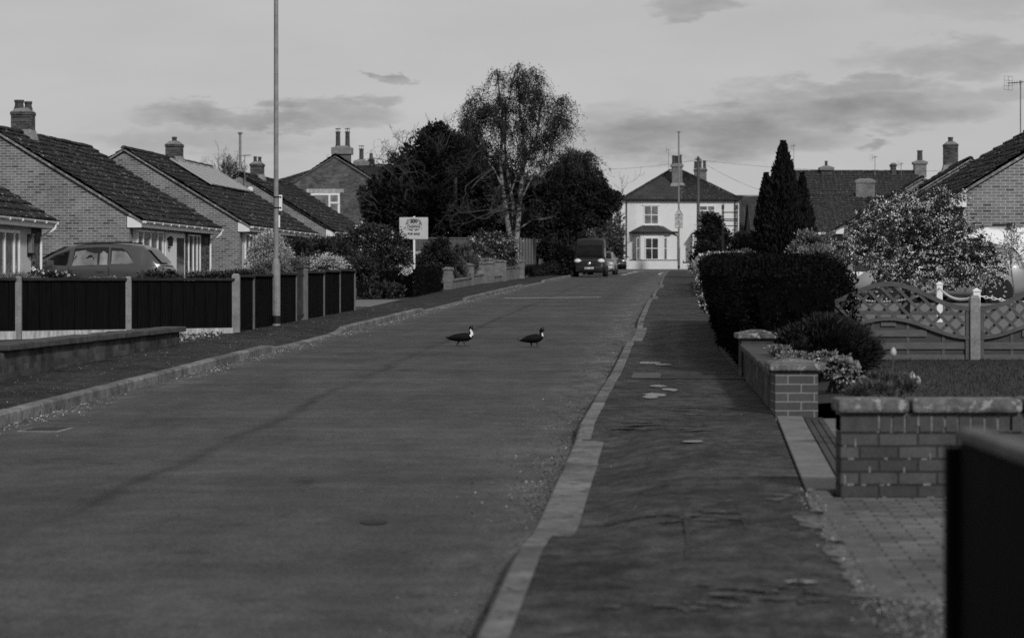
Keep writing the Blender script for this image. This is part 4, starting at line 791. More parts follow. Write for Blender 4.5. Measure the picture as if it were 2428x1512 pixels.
# ---------------------------------------------------------------- columns, poles, wires
def lamp_column(label, X, Y, h, r0, r1, base=1.15, group=None, arm=False, mat='lampsteel', band=True):
    t = thing('lamp_post', label, 'lamp post', (X, Y, gz(Y)+.09), 0, group); mb = MB(); mb.tube([(0,0,-.2), (0,0,base), (0,0,base+.10), (0,0,base+.12)], [r0, r0, r0*.72, r1], 18); mb.build('base_section', mat, t, True)
    mb = MB(); mb.tube([(0,0,base+.1), (0,0,h)], [r1, r1*.85], 16); mb.build('pole', mat, t, True)
    mb = MB(); mb.lathe([(r1*.9, 0), (r1*1.8, .03), (r1*1.8, .07), (r1*.5, .12)], (0, 0, h), 12) if not arm else mb.tube([(0, 0, h-.02), (.12, 0, h+.06), (.55, 0, h+.08)], [.03, .05, .05], 8); mb.build('head', mat, t)
    if band: mb = MB(); mb.lathe([(r0*1.012, .0), (r0*1.02, .02), (r0*1.02, .13), (r0*1.012, .15)], (0, 0, .05), 18); mb.build('base_band', 'black', t)
    return t
lp = lamp_column('nearest galvanised lamp post standing on the left pavement in front of the dark fence', -4.42, 45.3, 8.2, .079, .046)
mb = MB(); mb.box(.055, .075, -.02, .02, 2.17, 2.45); mb.box(.05, .115, -.010, .0, 2.16, 2.46); mb.build('sign_plate', 'white', lp); mb = MB()
for z in (2.22, 2.42): mb.lathe([(.048, -.012), (.056, -.012), (.056, .012), (.048, .012)], (0, 0, z), 14); mb.box(.0, .1, -.025, .02, z-.012, z+.012)
mb.build('band', 'black', lp); mb = MB(); mb.box(.045, .075, -.02, .01, 1.85, 2.08); mb.build('sign_plate', 'white', lp)
mb = MB(); mb.box(-.02, .02, -.082, -.07, .35, .95); mb.build('access_door', 'lampsteel', lp)
lamp_column('distant plain lamp post rising behind the bungalow roofs', sx(569.5, 124), 124, 7.4, .09, .075, group=None, mat='steel', arm=False, band=False)
sg = lamp_column('grey sign column with a triangular hump warning, before the white house', sx(1609.5, 198), 198, 11.1, .105, .075, 1.7, mat='steel')
py = lambda y: sz(y, 198)-gz(198)-.09
mb = MB(); R = .40; cz = py(506.5)
tri = lambda r: [(-r, -.10, cz-r*.5), (r, -.10, cz-r*.5), (0, -.10, cz+r*1.25)]
mb.extr(tri(.38), (0, .02, 0)); p = mb.build('warning_triangle', 'sign', sg); mb = MB(); q3 = tri(.36)
for i in range(3): a, b = Vector(q3[i]), Vector(q3[(i+1) % 3]); mb.bar(a+Vector((0, -.012, 0)), b+Vector((0, -.012, 0)), .012, .075, up=(0, 1, 0))
mb.extr([(-.19, -.113, cz-.11), (.19, -.113, cz-.11), (.1, -.113, cz-.05), (0, -.113, cz-.035), (-.1, -.113, cz-.05)], (0, .011, 0)); mb.build('hump_symbol', 'ink', p)
for (ya, yb, l1, l2, ar) in ((513, 527, 'Humps for', '200 yards', -1), (527.5, 541, 'Humps for', '1   yards', 1)):
    z1_, z0_ = py(ya), py(yb); mb = MB(); mb.box(-.33, .33, -.10, -.08, z0_+.01, z1_-.01); p = mb.build('sign_plate', 'sign', sg, bevel=.008); mb = MB()
    for a, b in (((-.31, z0_+.03), (.31, z0_+.03)), ((-.31, z1_-.03), (.31, z1_-.03)), ((-.31, z0_+.03), (-.31, z1_-.03)), ((.31, z0_+.03), (.31, z1_-.03))): mb.bar((a[0], -.104, a[1]), (b[0], -.104, b[1]), .006, .018, up=(0, 1, 0))
    za = z0_+.095; mb.box(-.1, .1, -.107, -.101, za-.012, za+.012); mb.extr([(ar*.16, -.107, za), (ar*.07, -.107, za+.05), (ar*.07, -.107, za-.05)], (0, .006, 0)); mb.build('arrow', 'ink', p)
    text('lettering', l1, .125, 'ink', p, (0, -.103, z1_-.10), bold=.002); text('lettering', l2, .125, 'ink', p, (0, -.103, z1_-.225), bold=.002)
t = thing('telegraph_pole', 'brown wooden telegraph pole in front of the white house', 'telegraph pole', (sx(1655.5, 190), 190, gz(190))); mb = MB(); hp = sz(371, 190)-gz(190); mb.tube([(0,0,-.2), (0,0,hp)], [.15, .10], 12); mb.build('pole', 'pole_wood', t, True)
mb = MB(); mb.box(-.16, .2, -.14, -.1, hp-.25, hp-.17); mb.lathe([(.02, 0), (.05, .02), (.05, .1), (.02, .12)], (-.2, -.12, hp-.28), 8); mb.lathe([(.02, 0), (.05, .02), (.05, .1), (.02, .12)], (.18, -.12, hp-.3), 8); mb.build('bracket', 'black', t)
def wire(label, a, b, sag, r=.012):
    a, b = Vector(a), Vector(b); mb = MB(); mb.tube([a.lerp(b, i/16)+Vector((0, 0, -sag*4*(i/16)*(1-i/16))) for i in range(17)], r, 4); return tag(mb.build('overhead_wire', 'black'), label, 'wire', 'overhead telephone wires')
tp_ = (sx(1655.5, 190), 190, sz(379, 190)); wire('telephone wire running left from the pole past the birch', tp_, (sx(1250, 205), 205, sz(394, 205)), .5); wire('telephone wire running right from the pole behind the cypress tip', tp_, (sx(2240, 170), 170, sz(405, 170)), .35); wire('thin wire dropping right from the pole towards the low roofs', tp_, (sx(1840, 215), 215, sz(462, 215)), .3)
t = thing('marker_post', 'short white post with a round knob beside the sign column', 'post', (sx(1643, 196), 196, gz(196))); mb = MB(); mb.tube([(0,0,-.1), (0,0,sz(546, 196)-gz(196))], .055, 10); mb.build('post', 'upvc', t, True); mb = MB(); mb.ball((-.13, -.02, sz(577, 196)-gz(196)), .08, 10, 7); mb.tube([(0, 0, sz(577, 196)-gz(196)+.03), (-.13, -.02, sz(577, 196)-gz(196)+.02)], .015, 5); mb.build('knob', 'black', t)
t = thing('obelisk', 'tall dark iron garden obelisk frame with spiked finials by the ivy', 'trellis', (sx(1732, 118), 118, gz(118)+.25)); mb = MB(); fx = (sx(1749, 118)-sx(1716, 118))/2; ht = sz(495, 118)-gz(118)-.25; zz = [sz(y, 118)-gz(118)-.25 for y in (503, 519, 523, 535, 553)]
for x in (-fx, fx):
    for y in (0, .7): mb.tube([(x, y, -.1), (x, y, ht)], .024, 6); mb.lathe([(.02, 0), (.055, .04), (.02, .09), (.045, .13), (.004, .26)], (x, y, ht), 8)
for z in zz:
    for y in (0, .7): mb.tube([(-fx, y, z), (fx, y, z)], .016, 5)
    for x in (-fx, fx): mb.tube([(x, 0, z), (x, .7, z-.04)], .016, 5)
mb.build('frame', 'darksteel', t)
t = thing('telegraph_pole', 'dark pole top with fanned wires behind the tall brick house', 'telegraph pole', (sx(880, 175), 175, gz(175))); mb = MB(); hp = sz(363, 175)-gz(175); mb.tube([(0,0,0), (0,0,hp)], [.15, .13], 10); mb.build('pole', 'pole_wood', t); mb = MB(); mb.lathe([(.13, 0), (.27, .1), (.27, .5), (.14, .6)], (0, 0, hp-1.0), 10); mb.build('terminal_box', 'black', t)
mb = MB()
for dx, dz in ((-1.3, -.2), (-.9, -.5), (1.9, -.15), (2.8, -.35), (3.6, -.5)): mb.tube([(0, 0, hp-.35), (dx*.5, 0, hp-.35+dz*.6), (dx, 0, hp-.35+dz)], .014, 4)
mb.build('wire', 'black', t)
# ---------------------------------------------------------------- for-sale sign
Ys = 76.; t = thing('sale_sign', 'estate agent FOR SALE board on a white post above the clipped hedge', 'sign', (sx(982, Ys), Ys, gz(Ys)+.1)); q = Ys/F; zc = lambda y: sz(y, Ys)-gz(Ys)-.1; mb = MB(); mb.box(-.033, .033, .0, .06, -.1, zc(513)); mb.build('post', 'white', t, bevel=.004)
xa, xb = (947-982)*q, (1015-982)*q; za, zb = zc(567), zc(515.3); mb = MB(); mb.box(xa, xb, -.022, -.002, za, zb); bd = mb.build('board', 'sign', t, bevel=.003)
bw_, bh = xb-xa, zb-za; bxp = lambda u: xa+bw_*(u-118)/(875-118); bzp = lambda v: zb-bh*(v-122)/(695-122)
text('lettering', '200', .152, 'ink', bd, (bxp(497), -.024, bzp(228)), bold=.009, sxy=1.05); text('lettering', 'CHEFFINS', .098, 'ink', bd, (bxp(497), -.024, bzp(373)), bold=.0035, sxy=.98); text('lettering', 'FOR SALE', .090, 'ink', bd, (bxp(497), -.024, bzp(560)), bold=.005, sxy=.98); text('lettering', 'CELEBRATING', .026, 'ink', bd, (bxp(497), -.024, bzp(163))); text('lettering', 'YEARS', .026, 'ink', bd, (bxp(497), -.024, bzp(292))); text('lettering', '01223 214214', .04, 'fence_mid', bd, (bxp(500), -.024, bzp(638))) if False else None
mb = MB(); bar_ = lambda u0, v0, u1, v1, w_: mb.bar((bxp(u0), -.024, bzp(v0)), (bxp(u1), -.024, bzp(v1)), .003, w_, up=(0, 1, 0))
for s_ in ((282, 312, 712, 312), (282, 432, 712, 432), (285, 312, 285, 432), (709, 312, 709, 432)): bar_(*s_, .011)
mb.build('name_box', 'ink', bd); mb = MB()
def leaf(u, v, L, a, w_=.34):
    p = Vector((bxp(u), -.0245, bzp(v))); L = L*bw_/757; d = Vector((math.cos(a), 0, math.sin(a))); n_ = Vector((-d.z, 0, d.x)); mb.poly([p-d*L/2, p-d*L*.1-n_*L*w_/2, p+d*L*.25-n_*L*w_*.4, p+d*L/2, p+d*L*.25+n_*L*w_*.4, p-d*L*.1+n_*L*w_/2])
for sgn in (-1, 1):
    for (du, v, a) in ((166, 208, 1.75), (186, 252, 1.95), (194, 292, 2.1), (124, 190, .95), (140, 232, 1.0), (158, 276, 1.05), (150, 300, .7)): leaf(497+sgn*du, v, 62, a if sgn > 0 else math.pi-a)
    for (du, v, a) in ((48, 468, .25), (88, 458, .3), (40, 440, -.5), (78, 437, .05), (120, 440, .35)): leaf(497+sgn*du, v, 60, -a*1.0 if sgn < 0 else math.pi+a)
mb.build('laurel_wreath', 'ink', bd)
# ---------------------------------------------------------------- left boundary: low wall, fences
def along(a, b): return math.atan2(-(b[0]-a[0]), b[1]-a[1])
a, b = (-5.5, 26.15), (-5.02, 36.5); t = thing('garden_wall', 'low stained brick wall with a flat slab coping beside the left pavement', 'wall', (a[0], a[1], 0), along(a, b)); L = math.dist(a, b)
mb = MB(); mb.box(-.22, 0, 0, L, -.1, .755); mb.build('wall', 'brick_low', t, bevel=.008); mb = MB(); y = -.04
while y < L+.05: l = random.uniform(.42, .5); mb.box(-.29+random.uniform(-.008, .008), .07+random.uniform(-.008, .008), y, min(y+l-.008, L+.22), .757+random.uniform(0, .006), .835+random.uniform(-.006, .008)); y += l
mb.build('coping', 'coping_dark', t, bevel=.012)
t = thing('garden_wall', 'dark brick wall end cut off by the left edge of the photo', 'wall', (-5.66, 25.95, 0), along(a, b)); mb = MB(); mb.box(-.2, .10, -9, 0, -.2, .74); mb.build('wall', 'brick_dark', t, bevel=.008); mb = MB(); mb.box(-.27, .16, -9.05, .04, .742, .82); mb.build('coping', 'coping_dark', t, bevel=.012)
def conc_post(t, x, y, z0, z1, w=.12, mat='concrete'):
    mb = MB(); mb.frus((x, y, z0), w/2, w/2, (x, y, z1-.04), w/2, w/2); mb.frus((x, y, z1-.0401), w/2, w/2, (x, y, z1), w/3, w/3); return mb.build('post', mat, t, bevel=.008)
# garden-side run, square to the street
pts = [(-9.46, 37.2), (-7.9, 38.65), (-6.40, 40.2), (-4.74, 41.6)]
pts = [(-9.55, 37.3), (-7.9, 38.7), (-6.37, 40.15), (-4.75, 41.6)]
t = thing('board_fence', 'dark stained board fence with pale concrete posts and gravel boards, behind the low wall', 'fence', (pts[-1][0], pts[-1][1], gz(41.6)+.09)); O = Vector((pts[-1][0], pts[-1][1], gz(41.6)+.09))
for i, p in enumerate(pts): conc_post(t, p[0]-O.x, p[1]-O.y, -.3, .97 if i < 3 else 1.02, .10 if i < 3 else .135)
def boards(t, a, b, z0, z1, bw=.11, cap=True, mat='fence_black', gb=None, capmat='fence_cap', proud=.0):
    a = Vector((a[0], a[1], 0)); b = Vector((b[0], b[1], 0)); d = (b-a).normalized(); n_ = Vector((d.y, -d.x, 0)); L = (b-a).length; mb = MB(); k = int(L/bw)
    for i in range(k):
        p = a+d*(L*i/k); q = a+d*(L*(i+1)/k+.012); o = .004+.010*(i % 2)+random.uniform(0, .003); zz = z1+random.uniform(-.004, 0)
        mb.extr([p+n_*(o+proud)+Vector((0,0,z0)), q+n_*(o-.007+proud)+Vector((0,0,z0)), q+n_*(o-.007+proud)+Vector((0,0,zz)), p+n_*(o+proud)+Vector((0,0,zz))], -n_*.014)
    mb.bar(a-n_*.018+Vector((0, 0, (z0+z1)/2)), b-n_*.018+Vector((0, 0, (z0+z1)/2)), .012, z1-z0-.01); mb.build('panel', mat, t)
    if cap: mb = MB(); mb.bar(a+n_*.02+Vector((0,0,z1+.02)), b+n_*.02+Vector((0,0,z1+.02)), .07, .045); mb.build('capping_rail', capmat, t, bevel=.004)
    if gb: mb = MB(); mb.bar(a+Vector((0,0,(z0+gb)/2-.004)), b+Vector((0,0,(z0+gb)/2-.004)), .045, z0-gb-.012); mb.build('gravel_board', 'gravelboard', t)
for i in range(3):
    p, q = Vector((pts[i][0]-O.x, pts[i][1]-O.y)), Vector((pts[i+1][0]-O.x, pts[i+1][1]-O.y)); d = (q-p).normalized(); boards(t, p+d*.055, q-d*.06, .10, .90, gb=-.12)
# street run to the gate
FL = lambda Y: -4.75+.0652*(Y-41.6)
def run_(label, Ya, Yb, posts, endpost=None):
    t = thing('board_fence', label, 'fence', (FL(Ya), Ya, gz(Ya)+.09)); 
    ys = [Ya+.08]+posts+[Yb]
    for i in range(len(ys)-1):
        p = (FL(ys[i])-FL(Ya), ys[i]-Ya); q = (FL(ys[i+1])-FL(Ya), ys[i+1]-Ya-.03); dz = S*(ys[i]-Ya); boards(t, p, q, .03+dz, .96+dz, bw=.10)
    for y in posts+([Yb] if endpost is None else []): mb = MB(); x = FL(y)-FL(Ya); mb.box(x-.02, x+.035, y-Ya-.03, y-Ya+.02, -.1, .985+S*(y-Ya)); mb.build('post', 'timber', t, bevel=.004)
    if endpost: conc_post(t, FL(Yb)-FL(Ya), Yb-Ya+.08, -.1, 1.03+S*(Yb-Ya), .13)
    return t
run_('dark board fence along the left pavement, directly behind the nearest lamp post', 41.68, 48.2, [43.3, 45.9], None)
t3 = run_('end stretch of dark board fence along the left pavement, past the iron gate', 49.45, 57.2, [52.1, 54.6]); conc_post(t3, 0, -.08, -.1, 1.05, .14, 'timber')
t = thing('iron_gate', 'narrow black iron gate with spiked tops between two fence stretches', 'gate', (FL(48.3), 48.3, gz(48.3)+.09), along((FL(48.3), 48.3), (FL(49.3), 49.3))); mb = MB()
for i in range(7): y = .06+i*.14; mb.tube([(0, y, .06), (0, y, 1.04)], .010, 5); mb.lathe([(.008, 0), (.03, .03), (.003, .13)], (0, y, 1.04), 6)
mb.bar((0, .02, .12), (0, .98, .12), .02, .04); mb.bar((0, .02, .93), (0, .98, .93), .02, .04); mb.build('gate_frame', 'darksteel', t)
# dark board fence receding behind the twisted tree
t = thing('board_fence', 'low dark fence behind the spiky plant and twisted blossom tree', 'fence', (sx(846, 74), 74, gz(74)+.09)); boards(t, (0, 0), (sx(957, 73.6)-sx(846, 74), -.2), .02, .80, cap=True); mb = MB(); mb.box(1.35, 1.45, -.25, -.16, -.1, .88); mb.build('post', 'fence_cap', t)
# pale board fence facing the street behind the shrubs and its return along the pavement
Yp = 126.; t = thing('board_fence', 'tall weathered board fence with a pale concrete corner post under the birch', 'fence', (sx(1225, Yp), Yp, gz(Yp)+.09)); hF = sz(565, Yp)-gz(Yp)-.09
conc_post(t, 0, 0, -.2, hF+.06, .26)
xw = sx(985, Yp)-sx(1225, Yp)
for i in range(3): boards(t, (xw+(-xw)*i/3, .05), (xw+(-xw)*(i+1)/3-.14, .05), .1, hF, bw=.14, mat='fence_mid', capmat='timber')
fxr = lambda Y: sx(1233, 126)+(backL(Y)-backL(126))*1.0
for i in range(9):
    Ya, Yb = 126.2+i*2.6, 128.8+i*2.6; x0, x1 = fxr(Ya)-sx(1225, Yp), fxr(Yb)-sx(1225, Yp); dz = S*(Ya-Yp); boards(t, (x0, Ya-Yp), (x1, Yb-Yp-.1), .1+dz, hF-.04+dz, bw=.14, mat='fence_mid', cap=False); mb = MB(); mb.box(x0-.02, x0+.08, Ya-Yp-.06, Ya-Yp+.05, -.1, hF+dz+.03); mb.build('post', 'timber', t)
# brick garden walls with piers on the left beyond the clipped hedge
def brick_run(label, segs, piers, ref, mat='brick_pale'):
    t = thing('garden_wall', label, 'wall', (ref[0], ref[1], gz(ref[1])+.09))
    for (X, Y, w_, h) in piers:
        x, y, z = X-ref[0], Y-ref[1], S*(Y-ref[1]); mb = MB(); mb.box(x-w_/2, x+w_/2, y-w_/2, y+w_/2, -.2+z, h+z); p = mb.build('pier', mat, t, bevel=.008); mb = MB(); mb.box(x-w_/2-.05, x+w_/2+.05, y-w_/2-.05, y+w_/2+.05, h+z+.001, h+z+.05); mb.frus((x, y, h+z+.051), w_/2+.04, w_/2+.04, (x, y, h+z+.11), w_/5, w_/5); mb.build('pier_cap', 'coping', p)
    for (X0, Y0, X1, Y1, h) in segs:
        a_, b_ = Vector((X0-ref[0], Y0-ref[1], S*(Y0-ref[1]))), Vector((X1-ref[0], Y1-ref[1], S*(Y1-ref[1]))); mb = MB(); up = Vector((0, 0, 1)); d = (b_-a_); n_ = Vector((d.y, -d.x, 0)).normalized(); mb.extr([a_+n_*.09-up*.2, a_+n_*.09+up*h, a_-n_*.09+up*h, a_-n_*.09-up*.2], d); w_ = mb.build('wall', mat, t); mb = MB(); mb.bar(a_+up*(h+.032), b_+up*(h+.032), .26, .06); mb.build('coping', 'coping', w_)
    return t
PB = [(1063, 88.7, .34, .72), (1111.5, 99.5, .42, .80), (1141, 105.6, .4, .84), (1161, 107.6, .42, .84), (1184.5, 111.5, .62, .90), (1232, 123, .5, .86)]
pw = [(sx(x, Y), Y, w_, h) for x, Y, w_, h in PB]
brick_run('pale low brick wall with capped piers, between the clipped hedge and the gateway', [(pw[0][0], pw[0][1]+.18, pw[1][0], pw[1][1]-.22, .28), (pw[1][0], pw[1][1]+.22, pw[2][0], pw[2][1]-.2, .36)], pw[:3], pw[0][:2])
brick_run('pale brick wall with wide capped piers in front of the concrete fence post', [(pw[3][0], pw[3][1]+.22, pw[4][0], pw[4][1]-.32, .24), (pw[4][0], pw[4][1]+.32, pw[5][0]-.1, pw[5][1]-.26, .56)], pw[3:], pw[3][:2])
# ---------------------------------------------------------------- right boundary: foreground walls, fence panels
def cop_piece(mb, x0, x1, y0, y1, z0, z1, e=.02): mb.box(x0+random.uniform(0, .006), x1-random.uniform(.004, .01), y0+random.uniform(-.006, .006), y1, z0, z1+random.uniform(-.004, .004))
Yw = 14.0; Xw = sx(1993, Yw); t = thing('brick_wall', 'nearest brick garden wall with thick rounded coping slabs, right foreground', 'wall', (Xw, Yw, gz(Yw))); zt = sz(945, Yw)-gz(Yw)
mb = MB(); mb.box(0, 8, 0, .215, -.2, zt-.20); mb.build('wall', 'brick_wall', t, bevel=.004)
mb = MB(); x = 0.; mb.box(0, 8, .008, .21, zt-.199, zt-.085, 1); zs0, zs1 = zt-.192, zt-.09
mb.box(.0, .215, -.002, .217, zs0, zs1); x = .227
while x < 8: mb.box(x, x+.066, -.003+random.uniform(-.003, .003), .217, zs0, zs1); x += .0765
mb.build('soldier_course', ['brick_solid' if 'brick_solid' in MAT else 'coping_dark', 'cement'], t, bevel=.004)
mb = MB(); x = -.02
for l in (.425, .655, .655, .655, .655, .655, .655, .655, .655, .655, .655, .655): mb.box(x, x+l-.012, -.05+random.uniform(-.006, .006), .265, zt-.083, zt+random.uniform(-.004, .004)); x += l
mb.build('coping', 'coping', t, bevel=.022, jitter=.003)
mb = MB()
for i in range(34):   # lime blooms left on the joints
    r = random.choice((1, 2, 3, 4, 5, 6)); x = random.uniform(.02, 1.3); z = zt-.20-.075*r+.002; k = random.random(); mb.box(x, x+(random.uniform(.008, .045) if k < .7 else .009), -.0030, -.001, z-.004, z+(random.uniform(.003, .009) if k < .7 else random.uniform(.02, .06)))
for i in range(9): x = .227+.0765*random.randrange(0, 14)-.0105; mb.box(x, x+.010, -.0035, -.001, zs0+random.uniform(0, .04), zs1-random.uniform(0, .03))
mb.build('lime_bloom', 'bloom_white', t)
# pier and wall running back along the right pavement
Yq = 20.6; Xq = sx(1838, Yq); t = thing('brick_pier_wall', 'brick pier with a lichened cap and wall running back to the dark hedge', 'wall', (Xq, Yq, gz(Yq)+.07)); wq = .365; hq = .41
mb = MB(); mb.box(0, wq, 0, wq, -.1, hq); mb.build('pier', 'brick_pier', t, bevel=.005); mb = MB(); mb.box(-.05, wq+.06, -.05, wq+.05, hq+.001, hq+.065); mb.frus((wq/2, wq/2, hq+.066), wq/2+.04, wq/2+.04, (wq/2, wq/2, hq+.10), .07, .07); mb.build('pier_cap', 'coping', t, bevel=.015)
a_ = Vector((.02, wq+.001, 0)); b_ = Vector((backR(26.7)-Xq+.02, 6.1, S*6.1)); up = Vector((0, 0, 1)); d = b_-a_; n_ = Vector((d.y, -d.x, 0)).normalized(); mb = MB(); mb.extr([a_-up*.15, a_+up*(hq-.07), a_+n_*.2+up*(hq-.07), a_+n_*.2-up*.15][::-1], d); mb.build('wall', 'brick_low', t); mb = MB(); k = 12
for i in range(k): p, q = a_+d*(i/k), a_+d*((i+1)/k-.003); mb.bar(p+n_*.1+up*(hq-.035), q+n_*.1+up*(hq-.035), .27+random.uniform(0, .02), .06)
mb.build('coping', 'coping_dark', t, bevel=.012); xe = b_.x; mb = MB(); mb.box(xe-.02, xe+.34, 6.1, 6.45, -.1, hq+.05+S*6.1); mb.build('pier', 'brick_low', t); mb = MB(); mb.box(xe-.07, xe+.39, 6.05, 6.5, hq+.051+S*6.1, hq+.115+S*6.1); mb.frus((xe+.16, 6.27, hq+.116+S*6.1), .2, .2, (xe+.16, 6.27, hq+.15+S*6.1), .06, .06); mb.build('pier_cap', 'coping', t, bevel=.015)
# wave-topped trellis fence
Yt = 27.4; Xp = sx(2310.5, Yt); zb = gz(Yt)+.20; t = thing('trellis_fence', 'wave-topped timber fence with diagonal lattice and a concrete post, behind the lawn', 'fence', (Xp, Yt, zb)); conc_post(t, 0, 0, -.1, sz(700, Yt)-zb, .115)
def wave(u, lo, hi): return lo+(hi-lo)*(.5-.5*math.cos(2*math.pi*u))
def trellis(x0, x1):
    w_ = x1-x0; up_ = lambda x: wave((x-x0)/w_, .675, .955); lw = lambda x: wave((x-x0)/w_, .34, .555); N_ = 28
    mb = MB()
    for f, d_ in ((up_, .055), (lw, .04)):
        for i in range(N_):
            xa, xb = x0+w_*i/N_, x0+w_*(i+1)/N_; mb.add([(x, y, f(x)+z) for x in (xa, xb) for y, z in ((-.035, -d_), (.025, -d_), (.025, 0), (-.035, 0))], [(0,1,5,4), (1,2,6,5), (2,3,7,6), (3,0,4,7)] + ([(3,2,1,0)] if i == 0 else []) + ([(4,5,6,7)] if i == N_-1 else []))
    for x in (x0+.001, x1-.046): mb.box(x, x+.045, -.028, .02, -.04, up_(x+.02)-.054)
    f_ = mb.build('frame', 'trellis', t); mb = MB()
    for sgn, yy in ((1, -.018), (-1, .004)):
        c = x0-1.4
        while c < x1+1.4:
            pts_ = []
            for i in range(160):
                z = .3+.7*i/159; x = c-sgn*(z-.3)*1.0
                if x0+.045 < x < x1-.045 and lw(x)-.01 < z < up_(x)-.05: pts_.append((x, yy, z))
            if len(pts_) > 3: mb.bar(pts_[0], pts_[-1], .03, .016, up=(0, 1, 0)) if False else mb.bar(pts_[0], pts_[-1], .016, .034)
            c += .176
    mb.build('lattice', 'trellis', t); mb = MB()
    for i in range(N_):
        xa, xb = x0+.045+(w_-.09)*i/N_, x0+.045+(w_-.09)*(i+1)/N_; mb.add([(xa, .01, 0), (xb, .01, 0), (xb, .01, lw(xb)-.04), (xa, .01, lw(xa)-.04)], [(0,1,2,3)])
    mb.build('backing_boards', 'trellis_dark', t); mb = MB()
    for z0, z1 in ((.0, .03), (.05, .13), (.19, .27), (.33, .41), (.45, .50)):
        xs = [x0+.046+(w_-.092)*i/40 for i in range(41)]; seg = [x for x in xs if lw(x)-.045 > z1]
        if len(seg) > 2:
            mb.add([(seg[0], -.004, z0), (seg[-1], -.004, z0), (seg[-1], -.012, z0), (seg[0], -.012, z0), (seg[0], -.004, z1), (seg[-1], -.004, z1), (seg[-1], -.002, z1), (seg[0], -.002, z1)], [(3,2,6,7), (7,6,5,4), (0,1,2,3), (0,3,7,4), (1,5,6,2)])
    for f in (.2, .40, .62, .84): x = x0+w_*f; mb.box(x-.018, x+.018, -.0005, .004, .01, lw(x)-.045)
    mb.build('horizontal_slats', 'trellis', t); mb = MB(); mb.box(x0, x1, -.02, .03, -.12, -.002); mb.build('gravel_board', 'gravelboard', t)
trellis(-1.89, -.058); trellis(.058, 1.89); conc_post(t, 1.95, 0, -.1, .72, .115); trellis(2.01, 3.84)
# white posts with plastic chains
def chain(a, b, sag, label, n=46):
    a, b = Vector(a), Vector(b); o = thing('plastic_chain', label, 'chain', a); mb = MB(); P = [(b-a)*(i/n)+Vector((0, 0, -sag*4*(i/n)*(1-i/n))) for i in range(n+1)]
    for i in range(n):
        p, q = P[i], P[i+1]; d = (q-p); L_ = d.length; d.normalize(); s_ = d.cross(Vector((0, 0, 1))).normalized(); u_ = s_.cross(d); w_ = s_ if i % 2 else u_; c = (p+q)/2; ring = [c+d*math.cos(k*math.pi/4)*L_*.66+w_*math.sin(k*math.pi/4)*.017 for k in range(9)]; mb.tube(ring, .006, 4, caps=False)
    mb.build('links', 'upvc', o); return o
posts = []
for x, Y, yt, lab in ((2227, 41., 668, 'white chain post further from the trellis, left of the other'), (2315, 33.7, 683, 'white chain post just behind the concrete trellis post'), (2012, 45., 690, 'white chain post hidden behind the right end of the dark hedge')):
    z0 = gz(Y)+.28; o = thing('chain_post', lab, 'post', (sx(x, Y), Y, z0), 0, 'white posts carrying a plastic chain'); h = sz(yt, Y)-z0; mb = MB(); mb.box(-.05, .05, -.05, .05, -.1, h-.05); mb.build('post', 'white', o, bevel=.004); mb = MB(); mb.box(-.06, .06, -.06, .06, h-.049, h-.03); mb.frus((0, 0, h-.029), .05, .05, (0, 0, h), .012, .012); mb.build('post_cap', 'white', o); posts.append((sx(x, Y), Y, z0+h-.10))
chain(posts[0], posts[1], .12, 'white plastic chain hanging between the two visible chain posts', 90); chain(posts[2], posts[0], .16, 'white plastic chain seen through the lattice hump', 60); chain(posts[1], (posts[1][0]+2.3, 34.5, posts[1][2]-.05), .10, 'white plastic chain running right from the near chain post', 40); chain((posts[0][0]-.4, 36, posts[0][2]-.5), posts[1], .02, 'white plastic chain crossing low behind the trellis', 50)
# the very near dark fence end in the right corner
t = thing('board_fence', 'near-black timber fence end with a dull capping rail, out of focus in the right corner', 'fence', (1.122, 6.05, gz(6)+.09), along((1.122, 6.05), (1.092, 3.0)) + 0); zc_ = sz(1016, 6.0)-gz(6)-.09
mb = MB(); mb.box(-.05, .0, .0, 3.3, -.2, zc_-.035); mb.build('panel', 'fence_black', t); mb = MB(); mb.box(-.062, .012, -.01, 3.31, zc_-.034, zc_); mb.build('capping_rail', 'slab_brown', t, bevel=.01); mb = MB(); mb.box(-.06, .03, -.075, -.011, -.2, zc_-.05); mb.build('post', 'fence_black', t, bevel=.008)
# small gate pier peeping out of the flowers on the right
t = thing('gate_pier', 'short pale pier half buried in flowers on the right pavement', 'pier', (sx(1666, 66), 66, gz(66)+.09)); mb = MB(); mb.box(-.15, .15, -.15, .15, -.1, .52); mb.build('pier', 'brick_pale', t); mb = MB(); mb.box(-.19, .19, -.19, .19, .521, .58); mb.build('pier_cap', 'coping', t, bevel=.012)
